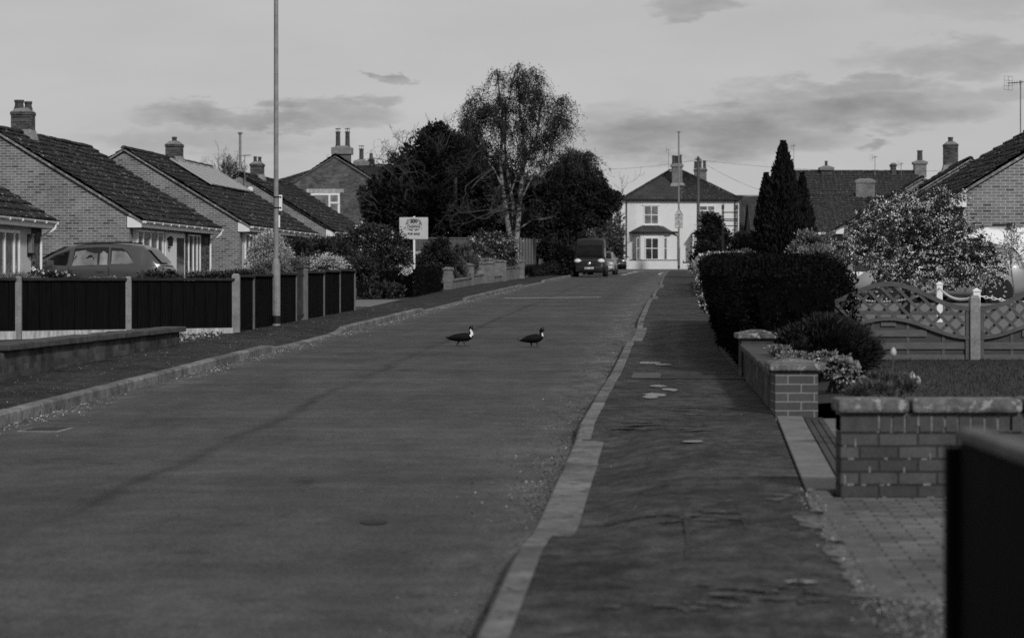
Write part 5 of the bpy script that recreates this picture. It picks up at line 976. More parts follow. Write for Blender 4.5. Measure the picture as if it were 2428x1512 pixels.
# ---------------------------------------------------------------- vehicles (local x runs from tail to nose)
def interp(pts, x): return float(np.interp(x, [p[0] for p in pts], [p[1] for p in pts]))
def vehicle(name, label, cat, loc, rz, L, hw, belt, roof, hr, wins, paintm, wheels, wr=.31, z0=.2, group=None, pane='carglass', spokes=5, rimmat='chrome', hb_in=.05):
    t = thing(name, label, cat, loc, rz, group); mb = MB(); xs = sorted(set([0, .04, .12, L-.12, L-.04, L]+[L*i/30 for i in range(31)])); k = 15
    tap = lambda x: hw*(1-.16*max(0, (abs(x-L/2)/(L/2)-.78)/.22)**2.2)
    for x in xs:
        w_ = tap(x); zb = interp(belt, x); e = max(0, (abs(x-L/2)/(L/2)-.86)/.14); zl = z0+.10*e
        half = [(0, zl), (w_-.14, zl), (w_-.04, zl+.08), (w_, zl+.28*(zb-zl)), (w_+.006, zl+.62*(zb-zl)), (w_-.02, zl+.88*(zb-zl)), (w_-hb_in, zb-.015), (w_-hb_in-.10, zb+.012)]
        mb.v += [(x, y, z) for y, z in half] + [(x, -y, z) for y, z in half[:0:-1]]
    n_ = len(xs); mb.f += [(i*k+j, (i+1)*k+j, (i+1)*k+(j+1) % k, i*k+(j+1) % k) for i in range(n_-1) for j in range(k)] + [tuple(range(k)), tuple(range((n_-1)*k, n_*k))[::-1]]; mb.m += [0]*len(mb.f)
    body = mb.build('body', paintm, t, True); x0, x1 = roof[0][0], roof[-1][0]; gx_ = sorted(set([p[0] for p in roof]+[x0+(x1-x0)*i/26 for i in range(27)])); mb = MB(); k2 = 9
    hb = lambda x: tap(x)-hb_in-.01
    hrf = lambda x: hr-.0*x
    for x in gx_:
        zb, zr = interp(belt, x)-.03, max(interp(roof, x), interp(belt, x)); f = min(1, max(0, (zr-zb)/.45)); yr_ = hb(x)+(hrf(x)-hb(x))*f; half = [(hb(x), zb), (yr_+.015, zr-.10*f), (yr_-.05, zr-.025*f), (yr_*.55, zr+.012*f), (0, zr+.02*f)]
        mb.v += [(x, y, z) for y, z in half] + [(x, -y, z) for y, z in half[-2::-1]]
    n_ = len(gx_); mb.f += [(i*k2+j, (i+1)*k2+j, (i+1)*k2+j+1, i*k2+j+1) for i in range(n_-1) for j in range(k2-1)]; mb.m += [0]*len(mb.f); mb.build('roof', paintm, t, True)
    def sy(x, z, off=.008):
        zb, zr = interp(belt, x)-.03, interp(roof, x); f = min(1, max(0, (zr-zb)/.45)); top = hb(x)+(hrf(x)-hb(x))*f+.015; return hb(x)+(top-hb(x))*min(1, max(0, (z-zb)/max(.05, zr-.1*f-zb)))+off
    for poly in wins:
        for sg_ in (1, -1):
            pm_ = None
            if isinstance(poly, tuple): pm_, pl = poly
            else: pl = poly
            mb = MB(); q = []
            for i in range(len(pl)):
                (xa, za), (xb, zb_) = pl[i], pl[(i+1) % len(pl)]
                for s_ in (0, .5): q.append((xa+(xb-xa)*s_, sg_*sy(xa+(xb-xa)*s_, za+(zb_-za)*s_), za+(zb_-za)*s_))
            mb.poly(q if sg_ < 0 else q[::-1]); mb.build('side_window', pm_ or pane, t)
            mb = MB(); cxx = sum(p[0] for p in q)/len(q); czz = sum(p[2] for p in q)/len(q); q2 = [(cxx+(p[0]-cxx)*1.05+math.copysign(.015, p[0]-cxx), p[1]-sg_*.004, czz+(p[2]-czz)*1.06+math.copysign(.012, p[2]-czz)) for p in q]; mb.poly(q2 if sg_ < 0 else q2[::-1]); mb.build('window_trim', 'black', t)
    def screen(xa, xb, nm, mat_, fy=.86):
        mb = MB(); m_ = 26
        for i in range(m_+1):
            x = xa+(xb-xa)*i/m_; z = interp(roof, x)+.035; zb = interp(belt, x)-.03; f = min(1, max(0, (interp(roof, x)-zb)/.45)); y = (hb(x)+(hrf(x)-hb(x))*f)*fy
            mb.v += [(x+(.03 if xa > L/2 else -.03), yy, z+.012*f*(1-abs(yy)/max(.1, y))+.004) for yy in (-y, -y*.5, 0, y*.5, y)]
        mb.f += [(i*5+j, i*5+j+1, (i+1)*5+j+1, (i+1)*5+j) for i in range(m_) for j in range(4)]; mb.m += [0]*len(mb.f); return mb.build(nm, mat_, t, True)
    proto = None
    for i, wx_ in enumerate(wheels):
        for sg_ in (1, -1):
            mb = MB(); mb.lathe([(wr+.045, 0), (wr+.045, .012), (wr-.05, .012)], (wx_, hw-.004 if sg_ > 0 else -hw-.008, wr), 26, axis='y'); mb.build('wheel_arch', 'black', t)
            wl = link('wheel', None, t); wl.location = (wx_, sg_*(hw-.07), wr); wl.rotation_euler = (0, 0, 0 if sg_ > 0 else math.pi)
            if proto is None:
                mb = MB(); mb.lathe([(wr*.66, -.1), (wr*.93, -.1), (wr, -.07), (wr, .09), (wr*.95, .115), (wr*.68, .118)], (0,0,0), 26, axis='y'); ty = mb.build('tyre', 'rubber', wl, True); mb = MB(); mb.lathe([(wr*.69, .06), (wr*.69, .112), (wr*.62, .105), (wr*.60, .05)], (0,0,0), 26, axis='y')
                for s_ in range(spokes*2): a_ = s_*math.pi/spokes; mb.bar((0, .085, 0), (math.cos(a_)*wr*.66, .10, math.sin(a_)*wr*.66), .03, .045, up=(0, 1, 0))
                mb.lathe([(.06, .07), (.06, .11), (.02, .115)], (0,0,0), 12, axis='y'); ri = mb.build('rim', rimmat, wl); proto = (ty, ri)
            else:
                for o in proto: c = o.copy(); COL.objects.link(c); c.parent = wl
    return t, screen, sy
# grey people carrier between the first two bungalows, nose hidden to the left
t, screen, sy = vehicle('parked_car', 'mid grey people carrier on the drive in front of the big brick gable', 'car', (-9.36, 66.1, gz(66)+.10), math.pi-.088, 4.5, .87,
    [(0, .92), (.1, 1.0), (1.0, 1.02), (2.6, .98), (3.5, .96), (4.2, .80), (4.5, .62)], [(.06, 1.0), (.42, 1.38), (.62, 1.53), (.85, 1.57), (1.6, 1.62), (2.2, 1.60), (2.7, 1.50), (3.1, 1.32), (3.6, 1.02)], .66,
    [('carglass_pale', [(.98, 1.04), (.80, 1.06), (.98, 1.32), (1.12, 1.44), (1.42, 1.46), (1.42, 1.04)]), ('carglass_pale', [(1.53, 1.02), (1.53, 1.47), (1.75, 1.475), (1.75, 1.015)]), ('carglass_pale', [(1.81, 1.015), (1.81, 1.475), (2.42, 1.44), (2.50, .99)]), [(2.66, 1.0), (2.62, 1.40), (3.0, 1.26), (3.35, 1.04)]], 'car_grey', (.85, 3.55))
screen(.10, .50, 'rear_window', 'carglass', .80); screen(2.75, 3.45, 'windscreen', 'carglass')
for sg_ in (1, -1):
    mb = MB(); mb.bar((.9, sg_*.60, 1.625), (2.5, sg_*.60, 1.60), .035, .04); mb.build('roof_rail', 'black', t); mb = MB(); mb.extr([(-.004+.02, sg_*.70, .62), (.30, sg_*.862, .62), (.34, sg_*.872, .78), (.20, sg_*.85, .95), (.06, sg_*.74, .96)], (-.02, sg_*.014, 0)); mb.build('tail_lamp', 'lens_red', t); mb = MB(); mb.extr([(-.012, sg_*.6, .63), (.26, sg_*.872, .63), (.24, sg_*.874, .76), (-.01, sg_*.66, .76)], (-.01, sg_*.008, 0)); mb.build('lamp_lens', 'lens', t)
    mb = MB(); mb.extr([(3.05, sg_*.92, 1.0), (3.2, sg_*1.02, 1.0), (3.2, sg_*1.02, 1.14), (3.05, sg_*.92, 1.14)], (-.08, 0, 0)); mb.build('door_mirror', 'car_grey', t, bevel=.01)
    mb = MB(); mb.box(1.472, 1.480, sg_*.868-.006, sg_*.868+.006, .32, 1.0); mb.box(2.572, 2.580, sg_*.868-.006, sg_*.868+.006, .32, .98); mb.build('door_gap', 'black', t); mb = MB()
    for x in (1.6, 2.7): mb.box(x, x+.2, sg_*.868-.015, sg_*.868+.015, .82, .86)
    mb.build('handle', 'car_grey', t, bevel=.006)
for sx_ in (-.36, .36): mb = MB(); mb.box(2.15, 2.25, sx_-.2, sx_+.2, .6, 1.2); mb.box(2.15, 2.24, sx_-.12, sx_+.12, 1.2, 1.4); mb.build('seat', 'black', t, bevel=.03)
for x in (2.02, 2.34):
    mb = MB(); mb.poly([(x-.13, sy(x, 1.03, .012), 1.0), (x-.12, sy(x, 1.2, .012), 1.20), (x-.05, sy(x, 1.3, .012), 1.29), (x+.06, sy(x, 1.3, .012), 1.28), (x+.12, sy(x, 1.2, .012), 1.18), (x+.13, sy(x, 1.03, .012), 1.0)][::-1]); mb.build('headrest', 'black', t)
mb = MB(); mb.tube([(.75, .1, 1.57), (.3, .1, 1.98)], .008, 5); mb.build('antenna', 'black', t)
# high-roof van against the left kerb, nose towards the camera
Xv = 4.42; Yv = 138.6; hv = -math.pi/2-.075; fw = Vector((math.cos(hv), math.sin(hv))); Lv = 4.3
t, screen, sy = vehicle('parked_van', 'dark high-roofed small van facing the camera at the far left kerb', 'van', (Xv-fw.x*Lv, Yv-fw.y*Lv, gz(142)), hv, Lv, .92,
    [(0, 1.05), (2.4, 1.08), (3.3, 1.06), (3.75, 1.0), (4.1, .90), (4.22, .78), (4.3, .55)], [(.0, 1.1), (.03, 2.1), (.2, 2.2), (2.1, 2.2), (2.35, 2.14), (2.7, 1.80), (3.3, 1.25), (3.5, 1.05)], .78, [[(2.05, 1.1), (2.05, 1.65), (2.6, 1.62), (3.1, 1.12)]], 'car_dark', (.8, 3.45), wr=.32)
screen(2.72, 3.42, 'windscreen', 'carglass', .9); mb = MB(); mb.box(4.285, 4.315, -.26, .26, .42, .53); pl_ = mb.build('number_plate', 'white', t, bevel=.004); text('lettering', 'MR63 ECA', .105, 'ink', pl_, (4.317, 0, .475), rot=(math.pi/2, 0, math.pi/2), bold=.003)
mb = MB(); mb.box(4.22, 4.29, -.46, .46, .60, .74); mb.build('grille', 'black', t, bevel=.02); mb = MB(); mb.lathe([(.02, 0), (.085, 0), (.085, .03), (.06, .04)], (4.262, 0, .73), 16, axis='x'); mb.build('badge', 'chrome', t); mb = MB(); mb.box(4.15, 4.30, -.78, .78, .26, .40); mb.build('bumper', 'black', t, bevel=.03)
for sg_ in (1, -1):
    mb = MB(); mb.ball((4.02, sg_*.67, .87), .235, 14, 8, sc=(.85, .95, .62)); mb.build('headlight', 'lens', t, True); mb = MB(); mb.ball((4.12, sg_*.66, .86), .09, 10, 6); mb.build('bulb_reflector', 'chrome', t, True)
    mb = MB(); mb.extr([(3.02, sg_*.90, 1.08), (3.02, sg_*1.14, 1.08), (3.02, sg_*1.14, 1.34), (3.02, sg_*.94, 1.34)], (-.1, 0, 0)); mb.build('door_mirror', 'black', t, bevel=.025)
# silver car tucked behind the van
Xs, Ysv, Ls = 5.92, 150.5, 4.1; fw = Vector((math.cos(hv), math.sin(hv)))
HATCH = ([(0, .85), (.1, .95), (1.2, .93), (2.7, .90), (3.3, .86), (3.9, .70), (4.1, .5)], [(.05, .95), (.35, 1.3), (.75, 1.43), (1.5, 1.47), (2.1, 1.42), (2.6, 1.22), (3.2, .92)])
HW_ = [[(.62, .98), (.8, 1.3), (1.4, 1.36), (1.4, .96)], [(1.5, .96), (1.5, 1.36), (2.05, 1.32), (2.45, 1.16), (2.85, .95)]]
def hatch(label, loc, rz, pm, group=None, L=4.1, rim='chrome', pane='carglass', spokes=5):
    t, screen, sy = vehicle('parked_car', label, 'car', loc, rz, L, .85, HATCH[0], HATCH[1], .64, HW_, pm, (.72, 3.32), group=group, pane=pane, rimmat=rim, spokes=spokes); screen(.12, .5, 'rear_window', 'carglass', .8); screen(2.15, 3.05, 'windscreen', 'carglass')
    for sg_ in (1, -1):
        mb = MB(); mb.ball((3.86, sg_*.60, .68), .17, 12, 7, sc=(.9, .9, .55)); mb.build('headlight', 'lens', t, True); mb = MB(); mb.ball((.07, sg_*.68, .86), .12, 10, 6, sc=(.6, .9, 1.2)); mb.build('tail_lamp', 'lens_red', t, True); mb = MB(); mb.box(2.62, 2.72, sg_*.93-.08, sg_*.93+.08, .93, 1.06); mb.build('door_mirror', pm, t, bevel=.02)
        mb = MB(); mb.box(1.445, 1.453, sg_*.852-.006, sg_*.852+.006, .3, .95); mb.build('door_gap', 'black', t)
    mb = MB(); mb.box(4.06, 4.10, -.5, .5, .36, .46); mb.build('grille', 'black', t); return t
hatch('pale silver hatchback parked close behind the dark van', (Xs-fw.x*Ls*.0+.03, 155.5, gz(153)), hv-.02, 'car_silver')
hatch('dark car standing in the mouth of the garage', (sx(1455, 197), 201, gz(198)), -math.pi/2+.05, 'car_dark')
hatch('silver hatchback on the right-hand drive, mostly behind the blossoming cherry', (11.93, 56.4, gz(56)+.25), math.pi-.05, 'car_silver', spokes=5)
hatch('light car glimpsed between the shrubs left of the pale brick piers', (sx(1070, 92), 92.5, gz(92)+.02), math.pi-.1, 'car_silver')
# white panel van in front of the right gable
t, screen, sy = vehicle('parked_van', 'white van at the right edge, parked under the big plain gable', 'van', (13.75, 58.5, gz(58)+.30), math.pi-.03, 4.5, .88, [(0, 1.0), (2.6, 1.0), (3.4, .98), (4.3, .80), (4.5, .6)], [(.0, 1.05), (.03, 1.68), (.2, 1.76), (2.4, 1.76), (2.7, 1.70), (3.2, 1.35), (3.7, 1.0)], .80, [[(2.5, 1.05), (2.5, 1.5), (2.85, 1.48), (3.2, 1.08)]], 'car_white', (.85, 3.6))
screen(2.75, 3.5, 'windscreen', 'carglass'); mb = MB(); mb.box(1.72, 1.90, .70, .88, 1.74, 1.87); mb.box(1.88, 2.25, .78, .84, 1.79, 1.84); mb.build('roof_bar', 'black', t)
mb = MB(); mb.box(.3, 3.9, .884, .892, 1.415, 1.425) if False else None; mb.box(2.42, 2.43, .80, .885, .4, 1.5); mb.build('door_gap', 'black', t)
# ---------------------------------------------------------------- two ducks crossing
def duck(label, X, Y, rz, rings, bib, legs, sc=1., group='ducks crossing the road', ang=0.):
    """one continuous loft from tail tip to bill; rings are (x, z, half height, half width)"""
    mb = MB(); n = 14; C = [Vector((r[0], 0, r[1])) for r in rings]; k = len(rings)
    for i, r in enumerate(rings):
        d = (C[min(i+1, k-1)]-C[max(i-1, 0)]).normalized(); up = Vector((-d.z, 0, d.x)); 
        for j in range(n): a = 2*math.pi*j/n; p = C[i]+up*math.cos(a)*r[2]+Vector((0, 1, 0))*math.sin(a)*r[3]; mb.v.append(tuple(p*sc))
    for i in range(k-1):
        for j in range(n):
            below = math.cos(2*math.pi*(j+.5)/n); m_ = 2 if i >= k-4 else (1 if bib(i, below, j) else 0); mb.f.append((i*n+j, (i+1)*n+j, (i+1)*n+(j+1) % n, i*n+(j+1) % n)); mb.m.append(m_)
    mb.f += [tuple(range(n)), tuple(range((k-1)*n, k*n))[::-1]]; mb.m += [0, 2]
    for pts, side in legs:
        q = [Vector((p[0], side*.035, p[1]))*sc for p in pts]; mb.tube(q, [.019, .011, .009, .008][:len(q)], 7, 3); f = q[-1]
        mb.add([f+Vector((-.015, -.006, .004)), f+Vector((-.015, .006, .004)), f+Vector((.06, .03, -.002)), f+Vector((.075, 0, -.002)), f+Vector((.06, -.03, -.002)), f+Vector((.0, 0, .012))], [(0,1,5), (1,2,5), (2,3,5), (3,4,5), (4,0,5), (0,4,3,2,1)], 3)
    for q in range(3): mb.tube([(-.262*sc, (q-1)*.012, rings[1][1]*sc+.010), (-.288*sc, (q-1)*.014, rings[1][1]*sc+.024), (-.275*sc, (q-1)*.014, rings[1][1]*sc+.040)], [.006, .005, .002], 5, 0)
    hd = C[k-6]*sc
    for s_ in (-1, 1): mb.ball((hd.x+.012*sc, s_*.0275*sc, hd.z+.010*sc), .004*sc, 8, 5, 1)
    o = mb.build('duck', ['feather', 'feather_white', 'bill', 'foot'], None, True); o.location = (X, Y, gz(Y)+.004); o.rotation_euler = (0, 0, rz); tag(o, label, 'duck', group); return o
R1 = [(-.292, .130, .003, .012), (-.262, .128, .014, .034), (-.22, .129, .034, .055), (-.15, .134, .056, .080), (-.07, .139, .065, .088), (.0, .141, .069, .090), (.055, .148, .065, .082), (.088, .162, .054, .064), (.106, .185, .041, .044), (.108, .21, .031, .033), (.098, .232, .025, .026), (.092, .252, .026, .027), (.097, .270, .031, .029), (.109, .287, .037, .031), (.130, .290, .031, .027), (.140, .284, .016, .016), (.158, .279, .011, .014), (.182, .274, .006, .015), (.195, .272, .003, .010)]
R2 = [(-.262, .10, .003, .012), (-.235, .104, .013, .032), (-.19, .113, .032, .052), (-.12, .126, .056, .078), (-.05, .135, .068, .090), (.0, .14, .070, .090), (.045, .147, .064, .080), (.072, .160, .052, .062), (.088, .180, .039, .043), (.090, .203, .029, .030), (.085, .222, .024, .024), (.082, .240, .026, .026), (.087, .256, .031, .029), (.099, .272, .037, .031), (.119, .273, .031, .027), (.130, .264, .016, .016), (.146, .256, .011, .014), (.167, .250, .006, .015), (.180, .247, .003, .010)]
duck('left duck with a large white breast patch, walking right across the road', sx(1101, 38.05), 38.05, .0, R1, lambda i, b, j: (7 <= i <= 11 and b < .35 and not (i == 7 and b < -.75)) or (i == 10 and b < -.2), [([(-.085, .085), (-.10, .05), (-.125, .02), (-.11, .004)], 1), ([(-.005, .085), (.0, .045), (.012, .018), (.022, .004)], -1)])
duck('right duck with only a small white fleck on its breast, nearly all black', sx(1270, 37.6), 37.6, .0, R2, lambda i, b, j: 8 <= i <= 9 and b < -.05 and j not in (6,), [([(-.07, .08), (-.068, .045), (-.065, .018), (-.055, .004)], 1), ([(.02, .08), (.026, .045), (.026, .018), (.03, .004)], -1)])
# ---------------------------------------------------------------- plants
def B(x, y, rx, ry, Y, dy=None, off=0.):
    q = Y/F; return (sx(x, Y), Y+off, sz(y, Y), rx*q, (rx*q*.8 if dy is None else dy), ry*q)
hL0 = lambda Y: backR(Y)-.02 if Y > 40 else backR(Y)-.02
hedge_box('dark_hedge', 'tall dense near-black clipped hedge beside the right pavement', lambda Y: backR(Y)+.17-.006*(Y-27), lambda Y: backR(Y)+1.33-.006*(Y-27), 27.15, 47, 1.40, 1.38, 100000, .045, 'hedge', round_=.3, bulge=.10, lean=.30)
hedge_box('clipped_hedge', 'small square clipped dark hedge below the FOR SALE board', lambda Y: backL(Y)-1.1, lambda Y: backL(Y)+.02, 73.2, 84.5, .93, .90, 24000, .06, 'hedge', round_=.15, bulge=.06)
hedge_box('flowering_hedge', 'pale flowered low hedge beyond the dark hedge on the right', lambda Y: backR(Y)+.1, lambda Y: backR(Y)+1.7, 72, 104, 1.15, 1.25, 12000, .10, 'grey_leaf', round_=.4, bulge=.3)
bush('flowering_shrub', 'white flowering cushion along the crest behind the dark hedge', [B(x, 608+ (x-1700)*-.02, 26, 9, 80) for x in range(1685, 1815, 18)], 2600, .10, 'mid_leaf', stems=0, extra=(2600, .085, 'blossom_dim', 'blossom'), base=gz(80)+.3)
bush('flowering_shrub', 'pale flowers spilling from the wall onto the right pavement', [B(1664, 690, 14, 30, 58), B(1670, 712, 12, 22, 52), B(1660, 668, 10, 14, 62)], 3200, .06, 'dim_leaf', stems=4, extra=(1300, .055, 'blossom_dim', 'blossom'), base=gz(55)+.08, core=.6)
bush('flowering_shrub', 'grey low shrub at the foot of the marker post, right pavement', [B(1655, 632, 22, 12, 100), B(1680, 622, 26, 12, 98)], 2600, .10, 'grey_leaf', stems=0, base=gz(98)+.05, extra=(500, .10, 'blossom_dim', 'blossom'))
bush('ivy_shrub', 'tall dark ivy-clad shrub reaching the upper window of the white house', [B(1690, 532, 30, 30, 128), B(1678, 570, 32, 34, 127), B(1702, 568, 34, 36, 128), B(1672, 606, 32, 36, 126), B(1706, 608, 40, 32, 126)], 14000, .15, 'dark_leaf', sub=40, subr=.22, base=gz(127)+.1, core=.72)
mb = MB()
bush('shrub', 'dark rounded shrub between the obelisk and the cypress', [B(1768, 580, 36, 26, 112), B(1748, 590, 22, 24, 112), B(1795, 592, 30, 24, 112)], 7000, .13, 'dark_leaf', base=gz(112)+.1, core=.7, along=.9, stand=.6)
bush('shrub', 'low leafy green shrub at the foot of the cypress', [B(1770, 606, 40, 14, 92), B(1810, 608, 30, 12, 92)], 4200, .09, 'mid_leaf', base=gz(92)+.2)
bush('shrub', 'pale feathery shrub between the cypress and the blossoming cherry', [B(1925, 575, 40, 30, 72), B(1895, 600, 30, 30, 72), B(1965, 595, 40, 34, 72), B(1940, 610, 60, 30, 71)], 11000, .085, 'grey_leaf', base=gz(72)+.25, sub=40, subr=.22, along=.9, stand=.5, core=.55)
# cypress
Yc = 80; q = Yc/F; t = thing('cypress_tree', 'tall dark pointed cypress with two shorter shoulders right of the white house', 'tree', (sx(1858, Yc), Yc, gz(Yc)+.2)); P_ = []; D_ = []
for (cx_, top, bot, r, n_, dy) in ((1857, 337, 625, 36, 24000, 0), (1818, 412, 612, 21, 10000, .2), (1903, 412, 622, 22, 10000, .1), (1871, 372, 480, 10, 2200, -.1), (1848, 480, 622, 40, 10000, -.3), (1882, 490, 625, 42, 10000, -.25)):
    ns_ = n_//14; u0 = RNG.random(ns_)**.8; ix_ = np.repeat(np.arange(ns_), 14); n_ = len(ix_); tt = RNG.random(n_); u = np.clip(u0[ix_]-tt*.045*(1+u0[ix_]), 0, 1); aa = RNG.uniform(0, 6.283, ns_); ro = RNG.uniform(.70, 1.18, ns_); zz = sz(top, Yc)*(1-u)+sz(bot, Yc)*u; prof = np.interp(u, [0, .06, .2, .4, .6, .85, 1], [.03, .16, .42, .78, 1.0, 1, .72]); a = aa[ix_]+RNG.normal(0, .035, n_)/np.maximum(prof, .1); lob = 1+.13*np.sin(a*5+zz*2.2)+.10*np.sin(a*9-zz*5)+RNG.normal(0, .03, n_); rr = r*q*prof*lob*ro[ix_]*(1+.14*tt)+.06*tt
    P_.append(np.stack([sx(cx_, Yc)-sx(1858, Yc)+np.cos(a)*rr, dy+np.sin(a)*rr, zz-gz(Yc)-.2], 1)); D_.append(np.stack([np.cos(a)*.5, np.sin(a)*.5, np.full(n_, 1.2)], 1))
P_ = np.concatenate(P_); k = P_[:, 2] > .03; leaves('crown', P_[k], np.concatenate(D_)[k], .13, 'cypress', t, aspect=.32, along=.72)
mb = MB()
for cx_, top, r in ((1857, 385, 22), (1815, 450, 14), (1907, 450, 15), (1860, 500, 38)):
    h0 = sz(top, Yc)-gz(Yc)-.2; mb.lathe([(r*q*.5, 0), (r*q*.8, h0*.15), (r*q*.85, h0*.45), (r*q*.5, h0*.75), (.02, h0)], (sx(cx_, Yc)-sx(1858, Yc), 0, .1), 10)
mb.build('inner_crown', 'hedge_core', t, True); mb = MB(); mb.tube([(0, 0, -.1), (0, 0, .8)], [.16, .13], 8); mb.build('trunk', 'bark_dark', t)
# cherry
def blossom_tree(label, X, Y, z0, trunk_h, tr, blobs, nl, ls, nb, bs, lean=(0, 0), limbs=7, leaf='cherry_leaf', blo='cherry_blossom', droop=.3, cat='tree', twigs=2, name='cherry_tree', sub=60, subr=.16, fill=.3, curve=None):
    t = thing(name, label, cat, (X, Y, z0)); mb = MB(); tips = []; top = Vector((lean[0], lean[1], trunk_h)); mb.tube([(0, 0, -.15), (0, 0, .05), tuple(top*.5+Vector((.02, 0, 0))), tuple(top)], [tr*1.35, tr*1.05, tr*.95, tr], 12); mb.build('trunk', 'bark_dark', t, True); mb = MB()
    loc = [(b[0]-X, b[1]-Y, b[2]-z0, b[3], b[4], b[5]) for b in blobs]
    for i in range(limbs):
        b = loc[i % len(loc)]; e = Vector((b[0]+random.uniform(-.6, .6)*b[3], b[1]+random.uniform(-.6, .6)*b[4], b[2]+random.uniform(-.1, .7)*b[5])); m_ = top.lerp(e, .5)+Vector((random.uniform(-.1, .1), random.uniform(-.1, .1), .18*(e-top).length)); p = [top+Vector((0, 0, -.05)), top.lerp(m_, .5)+Vector((0, 0, .05)), m_, e]; mb.tube(p, [tr*.62, tr*.42, tr*.25, tr*.08], 7, caps=False)
        for k in range(5): s_ = p[2].lerp(p[3], random.random()); branch(mb, s_, Vector((random.gauss(0, 1), random.gauss(0, 1), random.uniform(-.6, .7))), random.uniform(.3, .7)*b[3], tr*.1, twigs-1, tips, kids=3, up=-.05, minr=.004)
    mb.build('limbs', 'bark_dark', t)
    P, D = clump_points(loc, nl, sub=sub, subr=subr, fill=fill); leaves('crown', P, D, ls, leaf, t, droop=droop)
    if nb:
        c, Dc = clump_points(loc, max(20, nb//7), sub=sub, subr=subr, fill=fill); ix = np.repeat(np.arange(len(c)), 7); P = c[ix]+RNG.normal(0, bs*.75, (len(ix), 3)); leaves('blossom', P, RNG.normal(size=P.shape), bs, blo, t, aspect=.95, along=.3)
    return t
YC = 46.; Xc = sx(2147, YC)
blossom_tree('low spreading cherry in full pale blossom in front of the silver hatchback', Xc, YC, gz(YC)+.28, .80, .085, [B(2150, 500, 110, 52, YC), B(2090, 535, 95, 46, YC, None, -.2), B(2215, 530, 100, 60, YC), B(2035, 580, 62, 36, YC), B(2060, 600, 80, 36, YC, None, -.3), B(2150, 555, 120, 45, YC, None, .3), B(2270, 575, 80, 56, YC), B(2215, 620, 110, 50, YC, None, -.3), B(2300, 630, 60, 50, YC), B(2095, 640, 50, 34, YC, None, -.4), B(1995, 605, 34, 22, YC), B(2335, 600, 40, 32, YC), B(2255, 660, 60, 26, YC, None, -.5), B(2200, 668, 80, 22, YC, None, -.5), B(2330, 655, 55, 30, YC, None, -.3), B(2110, 660, 50, 24, YC, None, -.5), B(2365, 610, 36, 34, YC), B(2240, 470, 60, 30, YC)], 19000, .055, 17000, .029, limbs=18, subr=.13, sub=40, fill=.45)
t = thing('young_tree', 'thin sapling with pale young leaves at the right edge', 'tree', (sx(2402, 44), 44, gz(44)+.28)); mb = MB(); mb.tube([(.06, 0, 0), (.02, 0, .5), (-.05, 0, 1.0), (-.02, 0, 1.55)], [.014, .012, .009, .005], 6); tips = []
for i in range(7): branch(mb, (random.uniform(-.05, 0), 0, .8+.1*i), (random.gauss(0, 1), random.gauss(0, 1), .8), .35, .006, 1, tips, minr=.003)
mb.build('trunk', 'twig_pale', t); P, D = clump_points([(-.02, 0, 1.25, .33, .3, .30), (.05, 0, 1.5, .16, .16, .2), (.2, 0, 1.05, .2, .2, .15)], 900, sub=24); leaves('crown', P, D, .05, 'pale_leaf', t)
# foreground bed on the right
Yk = 23.6; t = bush('conifer_shrub', 'feathery dark dwarf conifer in front of the trellis fence', [B(1965, 815, 105, 62, Yk), B(1900, 815, 62, 50, Yk), B(2030, 830, 60, 56, Yk), B(1960, 780, 62, 38, Yk), B(1990, 850, 90, 45, Yk), B(1885, 838, 55, 34, Yk, None, -.2)], 19000, .06, 'conifer', base=gz(Yk)+.2, sub=70, subr=.16, along=1.0, stand=.35, aspect=.25, core=.75)
bush('trailing_shrub', 'pale variegated trailing shrub just right of the capped brick pier', [B(1985, 872, 52, 26, 21.8), B(1960, 850, 36, 18, 22), B(2010, 893, 36, 20, 21.6)], 3600, .028, 'variegated', base=gz(21.8)+.16, sub=34, subr=.2, aspect=.6, core=.8, stems=6)
bush('trailing_shrub', 'mossy growth hanging over the pier wall coping', [B(1880, 842, 40, 9, 21.4), B(1850, 826, 26, 10, 23)], 900, .03, 'grey_leaf', base=gz(21.5)+.3, stems=0)
bush('low_plant', 'dark low plant behind the left end of the foreground wall', [B(2075, 920, 50, 16, 17.2), B(2110, 900, 46, 22, 17.6), B(2030, 925, 34, 14, 17.2), B(2150, 915, 40, 16, 17.5)], 3000, .035, 'mid_leaf', base=gz(17.3)+.2, along=.9, stand=.7, aspect=.3)
def tulip(X, Y, z, h, lean, label, mat='blossom_dim'):
    t = thing('tulip', label, 'flower', (X, Y, z), random.uniform(0, 6), 'tulips in the bed behind the foreground wall'); mb = MB(); mb.tube([(0, 0, 0), (lean*.4, 0, h*.55), (lean, 0, h)], .005, 6); mb.build('stem', 'mid_leaf', t); mb = MB(); mb.lathe([(.006, 0), (.020, .012), (.023, .03), (.016, .052), (.006, .066)], (lean, 0, h), 10); mb.build('bloom', mat, t, True); mb = MB()
    for a in (0, 2.2, 4.1): c, s_ = math.cos(a), math.sin(a); mb.poly([(0, 0, .0), (c*.05-s_*.014, s_*.05+c*.014, h*.4), (c*.11, s_*.11, h*.72), (c*.05+s_*.014, s_*.05-c*.014, h*.4)])
    mb.build('leaf', 'mid_leaf', t)
for x, yt, lab in ((2119, 835, 'tallest pale tulip in the bed, standing straight'), (2164, 893, 'tulip leaning right, lower of the pair over the wall'), (2181, 903, 'tulip nearest the lawn, rightmost of the bed'), (2028, 855, 'dim tulip against the dwarf conifer, higher of two'), (2046, 868, 'dim tulip against the dwarf conifer, lower of two')):
    Yl = 17.6 if x > 2100 else 19.2; z0 = gz(Yl)+.27; tulip(sx(x, Yl)-.02, Yl, z0, max(.12, sz(yt, Yl)-z0-.03), .02, lab, 'blossom_dim' if x > 2100 else 'grey_leaf')
